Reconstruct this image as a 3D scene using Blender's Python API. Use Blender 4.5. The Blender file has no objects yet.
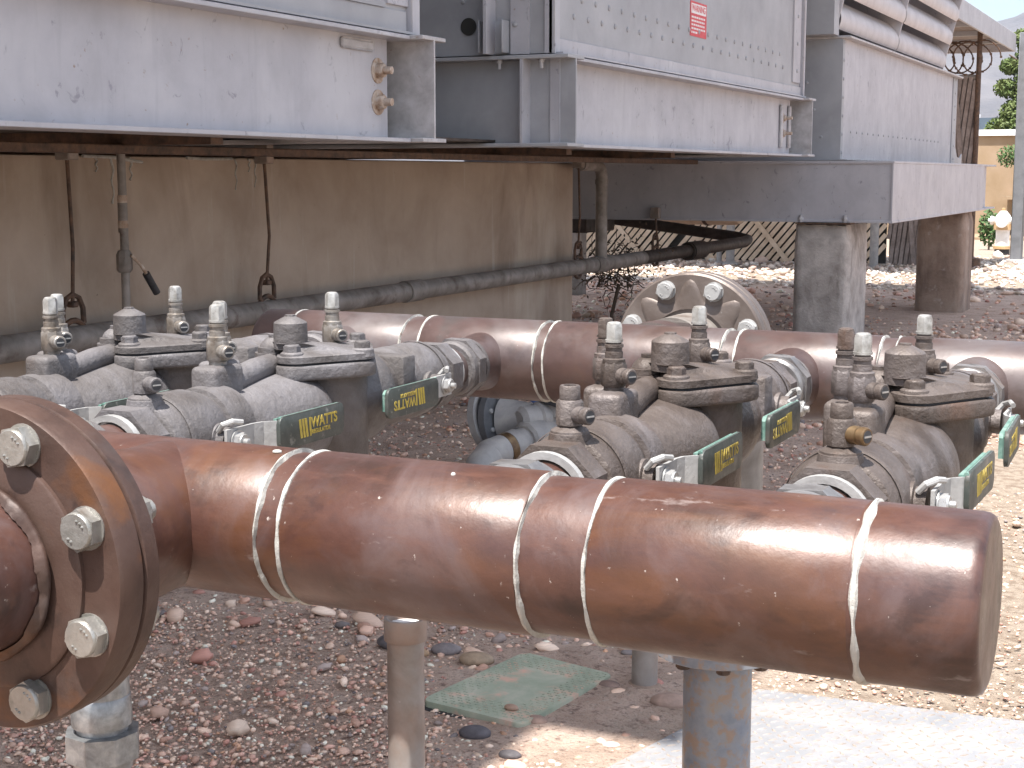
import bpy, bmesh, math, random
import numpy as np
from mathutils import Vector, Matrix
random.seed(7); rng = np.random.default_rng(11)
PI = math.pi; R_ = math.radians
scene = bpy.context.scene
COL = scene.collection
EYE = 1.12            # eye height above the ground, metres
HZ = EYE - .25        # axis height of the two copper headers
Y1, Y2 = .897, 1.853  # header axes
AX = (-1.110, -.895, -.468, -.2485)

# ------------------------------------------------------------------ mesh helper
def frame(axis, up=(0, 0, 1)):
    a = Vector(axis).normalized(); u = Vector(up)
    if abs(a.dot(u)) > .98: u = Vector((1, 0, 0))
    s = u.cross(a).normalized(); t = a.cross(s).normalized()
    return s, t, a

class MB:
    def __init__(self): self.v = []; self.f = []; self.flat = []
    def add(self, vs, fs, flat=False):
        b = len(self.v); self.v += [tuple(p) for p in vs]
        self.f += [tuple(i + b for i in f) for f in fs]; self.flat += [flat] * len(fs)
    def lathe(self, prof, o=(0, 0, 0), axis=(0, 0, 1), n=32, cap=True, up=(0, 0, 1), rot=0, flat=False, sx=1, wob=0):
        s, t, a = frame(axis, up); o = Vector(o); vs = []; fs = []
        for j, (h, r) in enumerate(prof):
            for i in range(n):
                q = rot + 2 * PI * i / n; rr = r
                if wob: rr = r * (1 + wob * (random.random() - .5))
                vs.append(o + a * h + s * (math.cos(q) * rr * sx) + t * (math.sin(q) * rr))
        for j in range(len(prof) - 1):
            for i in range(n):
                k = (i + 1) % n; fs.append((j*n+i, j*n+k, (j+1)*n+k, (j+1)*n+i))
        if cap:
            fs.append(tuple(reversed(range(n)))); m = (len(prof) - 1) * n; fs.append(tuple(m + i for i in range(n)))
        self.add(vs, fs, flat); return self
    def box(self, c, d, M=None, bev=0, seg=1):
        bm = bmesh.new(); bmesh.ops.create_cube(bm, size=1)
        for v in bm.verts: v.co = Vector((v.co.x * d[0], v.co.y * d[1], v.co.z * d[2]))
        if bev: bmesh.ops.bevel(bm, geom=list(bm.edges), offset=bev, segments=seg, affect='EDGES', profile=.5)
        bm.verts.ensure_lookup_table()
        vs = [(M @ v.co if M else v.co) + Vector(c) for v in bm.verts]
        self.add(vs, [tuple(v.index for v in f.verts) for f in bm.faces]); bm.free(); return self
    def bx(self, x0, x1, y0, y1, z0, z1, bev=0, seg=1):
        return self.box(((x0+x1)/2, (y0+y1)/2, (z0+z1)/2), (abs(x1-x0), abs(y1-y0), abs(z1-z0)), None, bev, seg)
    def prism(self, poly, d, to3, bev=0):
        """poly in 2-D, thickness d; to3 maps (u, v, w) to a point, w runs 0..d"""
        n = len(poly); bm = bmesh.new()
        a = [bm.verts.new(Vector((p[0], p[1], 0))) for p in poly]; b = [bm.verts.new(Vector((p[0], p[1], d))) for p in poly]
        bm.faces.new(list(reversed(a))); bm.faces.new(b)
        for i in range(n): k = (i+1) % n; bm.faces.new((a[i], a[k], b[k], b[i]))
        if bev:
            es = [e for e in bm.edges if abs(e.verts[0].co.z - e.verts[1].co.z) < 1e-9]
            bmesh.ops.bevel(bm, geom=es, offset=bev, segments=2, affect='EDGES', profile=.5)
        bm.verts.index_update()
        self.add([to3(*v.co) for v in bm.verts], [tuple(v.index for v in f.verts) for f in bm.faces]); bm.free(); return self
    def tube(self, pts, r, n=12, cap=True):
        pts = [Vector(p) for p in pts]; vs = []; fs = []; rs = r if isinstance(r, (list, tuple)) else [r] * len(pts)
        prev = None
        for j, p in enumerate(pts):
            d = (pts[min(j+1, len(pts)-1)] - pts[max(j-1, 0)]).normalized()
            if prev is None: s, t, _ = frame(d)
            else:
                s = (prev - d * prev.dot(d)).normalized(); t = d.cross(s)
            prev = s
            for i in range(n):
                q = 2 * PI * i / n; vs.append(p + s * math.cos(q) * rs[j] + t * math.sin(q) * rs[j])
        for j in range(len(pts) - 1):
            for i in range(n): k = (i+1) % n; fs.append((j*n+i, j*n+k, (j+1)*n+k, (j+1)*n+i))
        if cap: fs.append(tuple(reversed(range(n)))); m = (len(pts)-1)*n; fs.append(tuple(m+i for i in range(n)))
        self.add(vs, fs); return self
    def ball(self, c, r, seg=16, rings=9, sc=(1, 1, 1), jit=0):
        prof = []; vs = []; fs = []
        for j in range(rings + 1):
            th = PI * j / rings
            for i in range(seg):
                q = 2*PI*i/seg; k = 1 + jit * (random.random() - .5)
                vs.append(Vector(c) + Vector((math.cos(q)*math.sin(th)*sc[0], math.sin(q)*math.sin(th)*sc[1], math.cos(th)*sc[2])) * r * k)
        for j in range(rings):
            for i in range(seg): k = (i+1) % seg; fs.append((j*seg+i, (j+1)*seg+i, (j+1)*seg+k, j*seg+k))
        self.add(vs, fs); return self
    def hexhead(self, o, axis, R, h, rot=0, up=(0, 0, 1), n=6, crown=True):
        pr = [(0, R), (h * .82, R), (h, R * .86)] if crown else [(0, R), (h, R)]
        self.lathe([(0, R), (h*.8, R)], o, axis, n, True, up, rot, flat=True)
        if crown: self.lathe([(h*.79, R*.87), (h*.93, R*.855), (h, R*.80)], o, axis, 24, True, up)
        return self
    def build(self, name, mat, parent=None, angle=38, mods=None):
        me = bpy.data.meshes.new(name)
        off = Vector((0, 0, 0))
        me.from_pydata(self.v, [], self.f); me.update()
        bm = bmesh.new(); bm.from_mesh(me); bmesh.ops.remove_doubles(bm, verts=bm.verts, dist=1e-6)
        bmesh.ops.recalc_face_normals(bm, faces=bm.faces); bm.to_mesh(me); bm.free()
        me.polygons.foreach_set('use_smooth', [True] * len(me.polygons))
        me.set_sharp_from_angle(angle=R_(angle)); me.materials.append(mat)
        o = bpy.data.objects.new(name, me); COL.objects.link(o)
        if parent: o.parent = parent
        return o

def thing(name, label, cat, loc=(0, 0, 0), group=None, rot=0):
    o = bpy.data.objects.new(name, None); COL.objects.link(o); o.location = loc; o.rotation_euler = (0, 0, rot)
    o.empty_display_size = .05; o['label'] = label; o['category'] = cat
    if group: o['group'] = group
    return o
def tag(o, label, cat, group=None):
    o['label'] = label; o['category'] = cat
    if group: o['group'] = group
    return o
def kind(o, k): o['kind'] = k; return o
def recentre(o):
    """move a single-mesh thing's origin to its base"""
    me = o.data; n = len(me.vertices); a = np.empty(n*3); me.vertices.foreach_get('co', a); a = a.reshape(-1, 3)
    c = np.array([(a[:, 0].min()+a[:, 0].max())/2, (a[:, 1].min()+a[:, 1].max())/2, a[:, 2].min()])
    me.vertices.foreach_set('co', (a - c).ravel()); me.update(); o.location = c; return o
class Off:
    """build parts in world coordinates under a thing that sits at loc"""
    def __init__(self, t): self.t = t; self.l = Vector(t.location)
    def part(self, name, mb, mat, parent=None, angle=38):
        mb.v = [tuple(Vector(p) - self.l) for p in mb.v]
        return mb.build(name, mat, parent or self.t, angle)

# ------------------------------------------------------------------ materials
FIXED = ('gravel_and_sunlit_sand',)
def pm(name, cols, scale=8, rough=(.5, .7), metal=0., bump=.15, bscale=60, stretch=(1, 1, 1), spec=.5, extra=None, pos=None, detail=6, dist=.3, bdist=.002):
    m = bpy.data.materials.new(name); m.use_nodes = True; nt = m.node_tree; N = nt.nodes; L = nt.links; N.clear()
    out = N.new('ShaderNodeOutputMaterial'); b = N.new('ShaderNodeBsdfPrincipled'); L.new(b.outputs[0], out.inputs[0])
    tc = N.new('ShaderNodeTexCoord'); mp = N.new('ShaderNodeMapping'); mp.inputs['Scale'].default_value = stretch
    oi = N.new('ShaderNodeObjectInfo'); ov = N.new('ShaderNodeVectorMath'); ov.operation = 'SCALE'; ov.inputs[0].default_value = (37, 53, 71); L.new(oi.outputs['Random'], ov.inputs['Scale']) 
    oa = N.new('ShaderNodeVectorMath'); L.new(tc.outputs['Object'], oa.inputs[0]); L.new(ov.outputs[0], oa.inputs[1])
    if name not in FIXED: L.new(oa.outputs[0], mp.inputs[0])
    else: L.new(tc.outputs['Object'], mp.inputs[0])
    def noise(s, d=6, di=0., src=None):
        n = N.new('ShaderNodeTexNoise'); n.inputs['Scale'].default_value = s; n.inputs['Detail'].default_value = d
        n.inputs['Roughness'].default_value = .62; n.inputs['Distortion'].default_value = di; L.new(src or mp.outputs[0], n.inputs['Vector']); return n
    n1 = noise(scale, detail, dist); cr = N.new('ShaderNodeValToRGB')
    e = cr.color_ramp.elements; k = len(cols); pos = pos or [.3 + .4 * i / max(1, k-1) for i in range(k)]
    while len(e) < k: e.new(.5)
    for i in range(k): e[i].position = pos[i]; e[i].color = (*cols[i], 1)
    L.new(n1.outputs['Fac'], cr.inputs[0]); colr = cr.outputs[0]
    ctx = dict(N=N, L=L, noise=noise, b=b, mp=mp, tc=tc, nt=nt, src=(tc.outputs['Object'] if name in FIXED else oa.outputs[0]))
    if extra:
        for fn in extra: colr = fn(ctx, colr)
    L.new(colr, b.inputs['Base Color'])
    rr = N.new('ShaderNodeMapRange'); rr.inputs['From Min'].default_value = .3; rr.inputs['From Max'].default_value = .7
    rr.inputs['To Min'].default_value, rr.inputs['To Max'].default_value = rough
    n2 = noise(scale * 2.3, 4); L.new(n2.outputs['Fac'], rr.inputs['Value']); L.new(rr.outputs[0], b.inputs['Roughness'])
    b.inputs['Metallic'].default_value = metal; b.inputs['Specular IOR Level'].default_value = spec
    if bump:
        bp = N.new('ShaderNodeBump'); bp.inputs['Strength'].default_value = bump; bp.inputs['Distance'].default_value = bdist
        n3 = noise(bscale, 6); L.new(n3.outputs['Fac'], bp.inputs['Height']); L.new(bp.outputs[0], b.inputs['Normal'])
    return m
def layer(col, scale, lo, hi, amt=1., stretch=None, dist=0., detail=5, seed=0.):
    """a second noise that lays another colour over the first, between thresholds lo..hi"""
    def fn(c, src):
        N, L = c['N'], c['L']; mp = c['mp'].outputs[0]
        m2 = N.new('ShaderNodeMapping'); m2.inputs['Scale'].default_value = stretch or (1, 1, 1); m2.inputs['Location'].default_value = (seed, seed*1.7, -seed)
        L.new(c['src'], m2.inputs[0])
        n = c['noise'](scale, detail, dist, m2.outputs[0]); r = N.new('ShaderNodeMapRange')
        r.inputs['From Min'].default_value = lo; r.inputs['From Max'].default_value = hi; r.inputs['To Max'].default_value = amt
        L.new(n.outputs['Fac'], r.inputs['Value']); mx = N.new('ShaderNodeMixRGB'); L.new(r.outputs[0], mx.inputs[0])
        L.new(src, mx.inputs[1]); mx.inputs[2].default_value = (*col, 1); return mx.outputs[0]
    return fn

COPPER = pm('weathered_copper', [(0.042, 0.020, 0.015), (0.064, 0.029, 0.023), (0.086, 0.038, 0.028), (0.061, 0.032, 0.028)], 16, (.30, .46), .12, .12, 140, spec=.6,
            extra=[layer((0.130, 0.052, 0.020), 9, .52, .68, .65, (.6, 1, 1), .8, detail=9), layer((0.130, 0.094, 0.094), 8, .50, .68, .7, (1, .7, .7), 1.4, seed=3, detail=10),
                   layer((0.027, 0.013, 0.012), 24, .56, .68, .6, (.7, 1, 1), .6, seed=8, detail=10), layer((0.133, 0.081, 0.069), 34, .56, .70, .45, (0.735, 0.440, 0.417), .6, seed=14),
                   layer((0.118, 0.054, 0.038), 70, .52, .66, .5, (.25, 1, 1), seed=31), layer((0.259, 0.213, 0.201), 70, .64, .72, .55, (.35, 1, 1), seed=21), layer((0.432, 0.382, 0.348), 170, .69, .74, .8, seed=5)], detail=9)
COPPER_PALE = pm('dusty_weathered_copper', [(0.040, 0.023, 0.021), (0.066, 0.039, 0.035), (0.079, 0.047, 0.043), (0.066, 0.050, 0.047)], 14, (.34, .50), .15, .10, 140, spec=.7,
            extra=[layer((0.150, 0.136, 0.138), 5, .48, .68, .7, (1, .7, .7), 1.0, seed=3), layer((0.034, 0.020, 0.018), 24, .58, .70, .5, seed=8), layer((0.100, 0.056, 0.040), 34, .54, .68, .4, (0.462, 0.242, 0.242), .6, seed=14),
                   layer((0.251, 0.226, 0.218), 150, .69, .74, .7, seed=5)], detail=9)
SOLDER = pm('chalky_solder_bead', [(.27, .255, .23), (.40, .385, .355), (.47, .455, .43)], 60, (.6, .85), 0, .6, 260, extra=[layer((.20, .13, .10), 90, .60, .70, .7, seed=4)])
BRONZE = pm('dusty_bronze', [(0.059, 0.044, 0.037), (0.104, 0.082, 0.072), (0.139, 0.116, 0.108)], 16, (.42, .62), .25, .9, 150,
            extra=[layer((0.227, 0.206, 0.213), 9, .50, .72, .6, dist=.5, seed=2), layer((0.119, 0.057, 0.031), 14, .60, .74, .5, (1, 1, .5), seed=4), layer((0.025, 0.019, 0.019), 60, .66, .74, .5, seed=9)])
BRONZE_PALE = pm('pale_dusty_bronze', [(0.074, 0.063, 0.059), (0.114, 0.103, 0.102), (0.147, 0.136, 0.141)], 16, (.5, .7), .2, .9, 150,
            extra=[layer((0.221, 0.211, 0.224), 9, .48, .68, .6, dist=.5, seed=2), layer((0.089, 0.055, 0.039), 14, .62, .74, .4, seed=4), layer((0.023, 0.018, 0.020), 60, .66, .74, .5, seed=9)])
BRASS = pm('aged_brass', [(0.090, 0.050, 0.028), (0.162, 0.100, 0.050), (0.203, 0.140, 0.077)], 40, (.3, .5), .6, .2, 200)
CAPM = pm('grimy_cap_metal', [(.20, .19, .175), (.34, .33, .315), (.46, .45, .44)], 90, (.35, .5), .3, .2, 200, extra=[layer((.12, .10, .085), 70, .56, .68, .6, seed=7)])
UNION = pm('grey_union_metal', [(0.120, 0.112, 0.112), (0.203, 0.195, 0.195), (0.270, 0.266, 0.270)], 30, (.35, .5), .5, .15, 150, extra=[layer((0.195, 0.135, 0.098), 20, .52, .7, .6, seed=2)])
FITTING = pm('test_cock_brass', [(0.127, 0.102, 0.081), (0.232, 0.204, 0.179), (0.319, 0.299, 0.283)], 60, (.3, .5), .45, .3, 200, extra=[layer((0.359, 0.347, 0.339), 30, .5, .7, .6, seed=2)])
CHROME = pm('bright_cap_metal', [(0.300, 0.294, 0.282), (0.408, 0.402, 0.396), (0.468, 0.462, 0.456)], 60, (.25, .42), .5, .2, 150)
ZINC = pm('zinc_bolt', [(0.227, 0.221, 0.199), (0.314, 0.302, 0.281), (0.357, 0.346, 0.324)], 70, (.3, .45), .6, .3, 220, extra=[layer((0.119, 0.081, 0.049), 60, .62, .75, .5, seed=3)])
ZINC_WHITE = pm('whitened_zinc', [(0.261, 0.256, 0.251), (0.351, 0.346, 0.341), (0.402, 0.396, 0.392)], 50, (.4, .6), .2, .25, 200)
GALV = pm('galvanised_pipe', [(0.195, 0.195, 0.203), (0.300, 0.307, 0.315), (0.413, 0.413, 0.420)], 60, (.3, .5), .7, .12, 200, extra=[layer((0.135, 0.090, 0.075), 50, .58, .7, .4, seed=5)])
RUSTFL = pm('rusty_flange_paint', [(0.041, 0.022, 0.017), (0.077, 0.043, 0.033), (0.102, 0.064, 0.051)], 12, (.42, .6), .25, .25, 120,
            extra=[layer((0.146, 0.054, 0.014), 9, .60, .74, .8, seed=7, dist=.6), layer((0.139, 0.122, 0.117), 14, .56, .74, .35, seed=2), layer((0.021, 0.013, 0.012), 30, .60, .72, .6, seed=6)])
RUSTBEAD = pm('rough_braze_bead', [(0.031, 0.017, 0.011), (0.057, 0.030, 0.019), (0.076, 0.053, 0.042)], 45, (.5, .7), .2, .9, 90, bdist=.004)
TANFL = pm('brown_grey_flange', [(0.091, 0.068, 0.057), (0.130, 0.103, 0.091), (0.166, 0.136, 0.121)], 14, (.4, .55), .3, .25, 120, extra=[layer((0.351, 0.341, 0.331), 60, .70, .76, .8, seed=2), layer((0.180, 0.080, 0.035), 12, .62, .74, .5, seed=4)])
GREEN = pm('green_vinyl', [(0.028, 0.037, 0.033), (0.045, 0.053, 0.048), (0.064, 0.070, 0.065)], 30, (.4, .6), 0, .2, 120, extra=[layer((0.114, 0.096, 0.087), 25, .55, .7, .6, seed=3), layer((.22, .22, .20), 90, .60, .70, .6, seed=12), layer((.12, .08, .05), 40, .62, .72, .6, seed=15)])
GREENEDGE = pm('worn_green_edge', [(0.064, 0.136, 0.112), (0.120, 0.216, 0.184), (0.224, 0.304, 0.272)], 60, (.5, .7), 0, .3, 150)
YELLOW = pm('faded_yellow_print', [(0.300, 0.225, 0.037), (0.450, 0.338, 0.050), (0.525, 0.400, 0.075)], 80, (.5, .6), 0, 0, extra=[layer((0.088, 0.112, 0.094), 220, .60, .72, .6, seed=6)])
STEELP = pm('lilac_grey_steel_paint', [(0.364, 0.354, 0.378), (0.417, 0.407, 0.436), (0.461, 0.451, 0.475)], 5, (.38, .58), 0, .06, 60,
            extra=[layer((0.213, 0.204, 0.233), 22, .625, .68, .75, (0.850, 0.850, 0.679), .7, seed=3), layer((0.533, 0.524, 0.543), 3, .5, .72, .55, (1, 1, .4), seed=6), layer((0.320, 0.310, 0.339), 7, .55, .72, .45, (1, 2.4, .25), .3, seed=13), layer((0.252, 0.165, 0.107), 34, .67, .73, .8, seed=8)], detail=8)
STEELG = pm('grey_steel_paint', [(0.285, 0.285, 0.304), (0.337, 0.337, 0.356), (0.389, 0.389, 0.408)], 3, (.42, .58), 0, .08, 50,
            extra=[layer((0.446, 0.436, 0.455), 7, .58, .75, .5, (1, 1, .5), .4, seed=3), layer((0.209, 0.123, 0.076), 28, .72, .78, .8, seed=8)])
STEELW = pm('worn_pale_steel_edge', [(0.320, 0.304, 0.308), (0.432, 0.416, 0.424), (0.528, 0.516, 0.528)], 16, (.5, .65), 0, .2, 60, extra=[layer((0.240, 0.144, 0.088), 26, .66, .74, .7, seed=8)])
RUSTNUT = pm('rusted_nut', [(.25, .15, .09), (.42, .32, .25), (.58, .52, .47)], 30, (.5, .7), .2, .4, 90)
CONC_WALL = pm('stained_tan_concrete', [(0.335, 0.255, 0.198), (0.402, 0.319, 0.253), (0.457, 0.368, 0.300)], 2.6, (.8, .95), 0, .35, 40,
            extra=[layer((0.190, 0.136, 0.099), 2.2, .52, .70, .55, (1, 1.2, .35), .7, seed=3), layer((0.514, 0.447, 0.375), 2.0, .56, .70, .55, (1, 1.2, .30), .6, seed=11), layer((0.514, 0.469, 0.419), 5.5, .63, .72, .35, (1, 2.6, .22), .8, seed=19), layer((0.095, 0.067, 0.050), 46, .70, .75, .8, seed=7), layer((0.245, 0.223, 0.133), 1.7, .66, .76, .35, seed=17)])
CONC_PIER = pm('weathered_grey_concrete', [(0.295, 0.264, 0.242), (0.418, 0.379, 0.354), (0.565, 0.518, 0.484)], 9, (.8, .95), 0, .8, 70,
            extra=[layer((0.171, 0.144, 0.124), 9, .55, .7, .6, (1, 1, .35), .3, seed=3), layer((0.073, 0.060, 0.053), 60, .68, .74, .7, seed=5)], bdist=.006)
CONC_BROWN = pm('brown_stained_concrete', [(0.202, 0.142, 0.110), (0.292, 0.211, 0.165), (0.380, 0.298, 0.245)], 4, (.8, .95), 0, .8, 60, extra=[layer((0.113, 0.074, 0.061), 7, .5, .68, .7, (1, 1, .3), .3, seed=3), layer((0.531, 0.471, 0.429), 12, .62, .74, .6, seed=4)], bdist=.006)
IRON = pm('dark_rusty_iron', [(.045, .032, .026), (.10, .06, .042), (.16, .09, .055)], 30, (.6, .8), .2, .3, 90)
PIPEGREY = pm('dirty_grey_pipe_paint', [(0.138, 0.119, 0.105), (0.224, 0.201, 0.183), (0.327, 0.295, 0.273)], 9, (.5, .7), .1, .2, 60, extra=[layer((0.077, 0.041, 0.027), 12, .56, .7, .7, seed=2)])
BLACKP = pm('black_iron_pipe', [(.03, .022, .019), (.05, .038, .032), (.075, .058, .05)], 12, (.5, .7), .1, .2, 60)
POSTM = pm('dusty_steel_post', [(.20, .165, .14), (.29, .25, .225), (.36, .33, .31)], 10, (.45, .6), .35, .15, 120, extra=[layer((.60, .57, .55), 22, .66, .74, .7, seed=3), layer((.33, .17, .10), 6, .52, .72, .4, seed=9)])
RISERM = pm('rust_freckled_steel', [(.20, .21, .24), (.26, .265, .285), (.29, .25, .22)], 30, (.5, .65), .3, .15, 120, extra=[layer((.34, .21, .13), 55, .50, .62, .7, seed=3), layer((.14, .16, .22), 9, .52, .66, .4, seed=4)])
PVC = pm('grey_plastic', [(0.240, 0.228, 0.225), (0.301, 0.285, 0.276), (0.372, 0.348, 0.329)], 14, (.4, .55), 0, .08, 90)
PVCD = pm('dark_grey_plastic', [(.08, .082, .09), (.11, .112, .12), (.15, .15, .16)], 14, (.4, .55), 0, .08, 90)
DARKP = pm('dark_rubber', [(.015, .015, .017), (.03, .03, .034), (.05, .05, .055)], 20, (.5, .7), 0, .1, 90)
BLUE = pm('blue_plastic', [(.05, .12, .35), (.07, .16, .42), (.1, .2, .48)], 20, (.4, .5), 0, 0)
LID = pm('faded_green_lid', [(0.252, 0.296, 0.222), (0.358, 0.393, 0.301), (0.505, 0.489, 0.395)], 9, (.6, .8), 0, .2, 90, extra=[layer((0.783, 0.401, 0.301), 14, .52, .70, .75, dist=.4, seed=3)])
PLATE = pm('pale_blue_grey_plate', [(0.226, 0.232, 0.250), (0.275, 0.274, 0.286), (0.324, 0.316, 0.323)], 9, (.5, .7), .1, .1, 60, extra=[layer((0.246, 0.170, 0.130), 45, .56, .7, .55, seed=3), layer((0.393, 0.368, 0.351), 5, .5, .68, .6, seed=5)])
TREAD = pm('scuffed_tread', [(.26, .21, .18), (.34, .29, .25), (.38, .37, .38)], 30, (.5, .7), .1, .1, 90)
WHITEP = pm('hydrant_white_paint', [(.62, .60, .58), (.74, .72, .70), (.80, .78, .76)], 12, (.4, .5), 0, .1, 60)
HYBAND = pm('hydrant_tan_band', [(.42, .26, .12), (.50, .33, .17), (.56, .40, .24)], 12, (.5, .6), 0, .1, 60)
COLM = pm('dull_column_paint', [(.13, .135, .145), (.17, .175, .19), (.2, .205, .22)], 6, (.5, .6), 0, .05, 60)
LOUV = pm('pale_louvre_paint', [(0.426, 0.402, 0.414), (0.492, 0.467, 0.481), (0.541, 0.517, 0.532)], 6, (.5, .6), 0, .05, 60)
SLAT = pm('sunlit_tan_slat', [(0.575, 0.437, 0.310), (0.690, 0.540, 0.402), (0.782, 0.632, 0.494)], 9, (.7, .85), 0, .2, 60)  # tan carries the sunlight on the fence's lit stretch
SLATD = pm('shaded_brown_slat', [(.17, .13, .115), (.25, .20, .18), (.33, .27, .25)], 12, (.7, .85), 0, .2, 60)  # darker slat colour carries the shade on the fence's right panel
TANW = pm('tan_stucco', [(0.269, 0.190, 0.114), (0.306, 0.220, 0.141), (0.337, 0.245, 0.168)], 2, (.85, .95), 0, .2, 30)
WHITEW = pm('white_roof_paint', [(.66, .66, .67), (.74, .74, .75), (.78, .78, .79)], 1, (.7, .8), 0, 0)
GLASS = pm('dark_window_glass', [(.05, .08, .11), (.08, .11, .15), (.10, .14, .18)], 1, (.1, .15), 0, 0)
DARKIN = pm('dark_opening_fill', [(.02, .018, .016), (.03, .028, .025), (.04, .035, .03)], 2, (.7, .8), 0, 0)  # near black stands in for shade inside openings
LEAF = pm('tree_leaf_green', [(0.058, 0.089, 0.024), (0.097, 0.134, 0.039), (0.155, 0.178, 0.068)], 1.5, (.5, .7), 0, 0, spec=.3)
LEAFD = pm('shrub_leaf_green', [(0.038, 0.075, 0.022), (0.068, 0.120, 0.038), (0.098, 0.150, 0.053)], 9, (.5, .7), 0, 0, spec=.3)
TWIG = pm('dry_twig', [(.05, .035, .025), (.09, .06, .04), (.13, .09, .06)], 30, (.8, .9), 0, 0)
BARK = pm('bark', [(.10, .07, .05), (.15, .11, .08), (.2, .15, .11)], 5, (.8, .9), 0, .4, 20)
RED = pm('red_sign_print', [(.50, .045, .06), (.58, .06, .075), (.6, .1, .1)], 30, (.5, .6), 0, 0)
SIGNW = pm('white_sign_print', [(.68, .66, .66), (.74, .72, .72), (.78, .76, .76)], 30, (.5, .6), 0, 0)
MOUNT = pm('desert_mountain_rock', [(0.043, 0.038, 0.040), (0.086, 0.074, 0.071), (0.151, 0.130, 0.123)], .004, (.9, 1), 0, .5, .02, (1, 1, 1.6), bdist=20)

GROUND = pm('brown_gravel_soil', [(.20, .125, .095), (.30, .205, .16), (.40, .30, .245)], 7, (.85, 1), 0, 1.0, 120,
            extra=[layer((.14, .075, .058), 55, .54, .68, .8, seed=3), layer((.55, .47, .40), 85, .58, .70, .8, seed=5), layer((.10, .075, .07), 130, .60, .70, .8, seed=7), layer((.46, .27, .21), 30, .58, .72, .55, seed=12)], bdist=.02)
# sand and crushed stone tint painted where the ground is sunlit, with ragged edges
def sunlit_sand_mask(c, src):
    N, L = c['N'], c['L']
    sp = N.new('ShaderNodeSeparateXYZ'); L.new(c['tc'].outputs['Object'], sp.inputs[0])
    n = c['noise'](1.6, 6, .4, c['tc'].outputs['Object'])
    def M(op, a, b):
        m = N.new('ShaderNodeMath'); m.operation = op
        for i, q in enumerate((a, b)):
            if hasattr(q, 'links') or hasattr(q, 'is_linked'): L.new(q, m.inputs[i])
            else: m.inputs[i].default_value = q
        return m.outputs[0]
    wob = M('MULTIPLY', M('SUBTRACT', n.outputs['Fac'], .5), 1.5)
    xr = N.new('ShaderNodeMapRange'); xr.inputs['From Min'].default_value = -1.15; xr.inputs['From Max'].default_value = -.75; L.new(M('ADD', sp.outputs['X'], wob), xr.inputs['Value'])
    yr = N.new('ShaderNodeMapRange'); yr.inputs['From Min'].default_value = 8.8; yr.inputs['From Max'].default_value = 7.6; L.new(M('ADD', sp.outputs['Y'], wob), yr.inputs['Value'])
    near = M('MULTIPLY', xr.outputs[0], yr.outputs[0])
    fr = N.new('ShaderNodeMapRange'); fr.inputs['From Min'].default_value = 14.6; fr.inputs['From Max'].default_value = 15.4; L.new(M('ADD', sp.outputs['Y'], wob), fr.inputs['Value'])
    fac = M('MULTIPLY', M('MAXIMUM', near, fr.outputs[0]), .95)
    pale = N.new('ShaderNodeValToRGB'); pale.color_ramp.elements[0].position = .38; pale.color_ramp.elements[1].position = .56
    pale.color_ramp.elements[0].color = (.25, .185, .135, 1); pale.color_ramp.elements[1].color = (.40, .325, .255, 1)
    n2 = c['noise'](26, 6, .2, c['tc'].outputs['Object']); L.new(n2.outputs['Fac'], pale.inputs[0])
    mx = N.new('ShaderNodeMixRGB'); L.new(fac, mx.inputs[0]); L.new(src, mx.inputs[1]); L.new(pale.outputs[0], mx.inputs[2]); return mx.outputs[0]
GROUNDM = pm('gravel_and_sunlit_sand', [(.44, .305, .235), (.58, .42, .335), (.68, .52, .43)], 7, (.85, 1), 0, 1.0, 110,
            extra=[layer((.14, .075, .058), 55, .54, .68, .8, seed=3), layer((.55, .47, .40), 85, .58, .70, .8, seed=5), layer((.10, .075, .07), 130, .60, .70, .8, seed=7),
                   layer((.46, .27, .21), 30, .58, .72, .55, seed=12), sunlit_sand_mask], bdist=.02)

# ------------------------------------------------------------------ terrain
def gz(x, y):
    z = 0.0
    if y > 17: z -= .023 * (min(y, 60) - 17)
    if y > 60: z -= .002 * (y - 60) * 0
    return z
xs = [-6000, -1500, -400, -120, -40, -20, -12, -8] + [-6 + .1 * i for i in range(0, 81)] + [3, 5, 9, 20, 60, 300, 1500, 6000]
ys = [-3000, -400, -50, -8, -2, 0, .6] + [1 + .1 * i for i in range(0, 90)] + [10.2, 10.8, 11.5, 12.5, 13.5, 15, 17, 19, 22, 26, 31, 38, 46, 60, 100, 300, 1200, 5000]
xs = sorted(set(round(x, 3) for x in xs)); ys = sorted(set(round(y, 3) for y in ys))
g = MB(); nx = len(xs)
def lump(x, y):
    if not (-7 < x < 4 and .5 < y < 10.3): return 0
    return .010 * math.sin(x * 3.1 + y * 1.7) * math.sin(y * 2.3 - x) + .006 * (random.random() - .5)
gv = [(x, y, gz(x, y) + lump(x, y)) for y in ys for x in xs]
gf = [(j*nx+i, j*nx+i+1, (j+1)*nx+i+1, (j+1)*nx+i) for j in range(len(ys)-1) for i in range(nx-1)]
g.add(gv, gf); kind(g.build('ground', GROUNDM, None, 180), 'structure')

# hill range far behind
mm = MB(); mv = []; W, H = 90, 16
for j in range(H):
    for i in range(W):
        u = i / (W - 1); x = -3600 + 7200 * u; s = j / (H - 1)
        ridge = 520 + 60 * math.sin(u * 9 + 1) + 38 * math.sin(u * 23 + 2) + 22 * math.sin(u * 57)
        z = ridge * (s ** .8) + 16 * math.sin(i * 1.9 + j * 2.7) * s * (1 - .6 * s) - 6
        mv.append((x, 3300 + 900 * s + 60 * math.sin(i * .9 + j * .4), z))
mm.add(mv, [(j*W+i, j*W+i+1, (j+1)*W+i+1, (j+1)*W+i) for j in range(H-1) for i in range(W-1)])
mo = mm.build('mountain', MOUNT, None, 180); kind(mo, 'structure')

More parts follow.
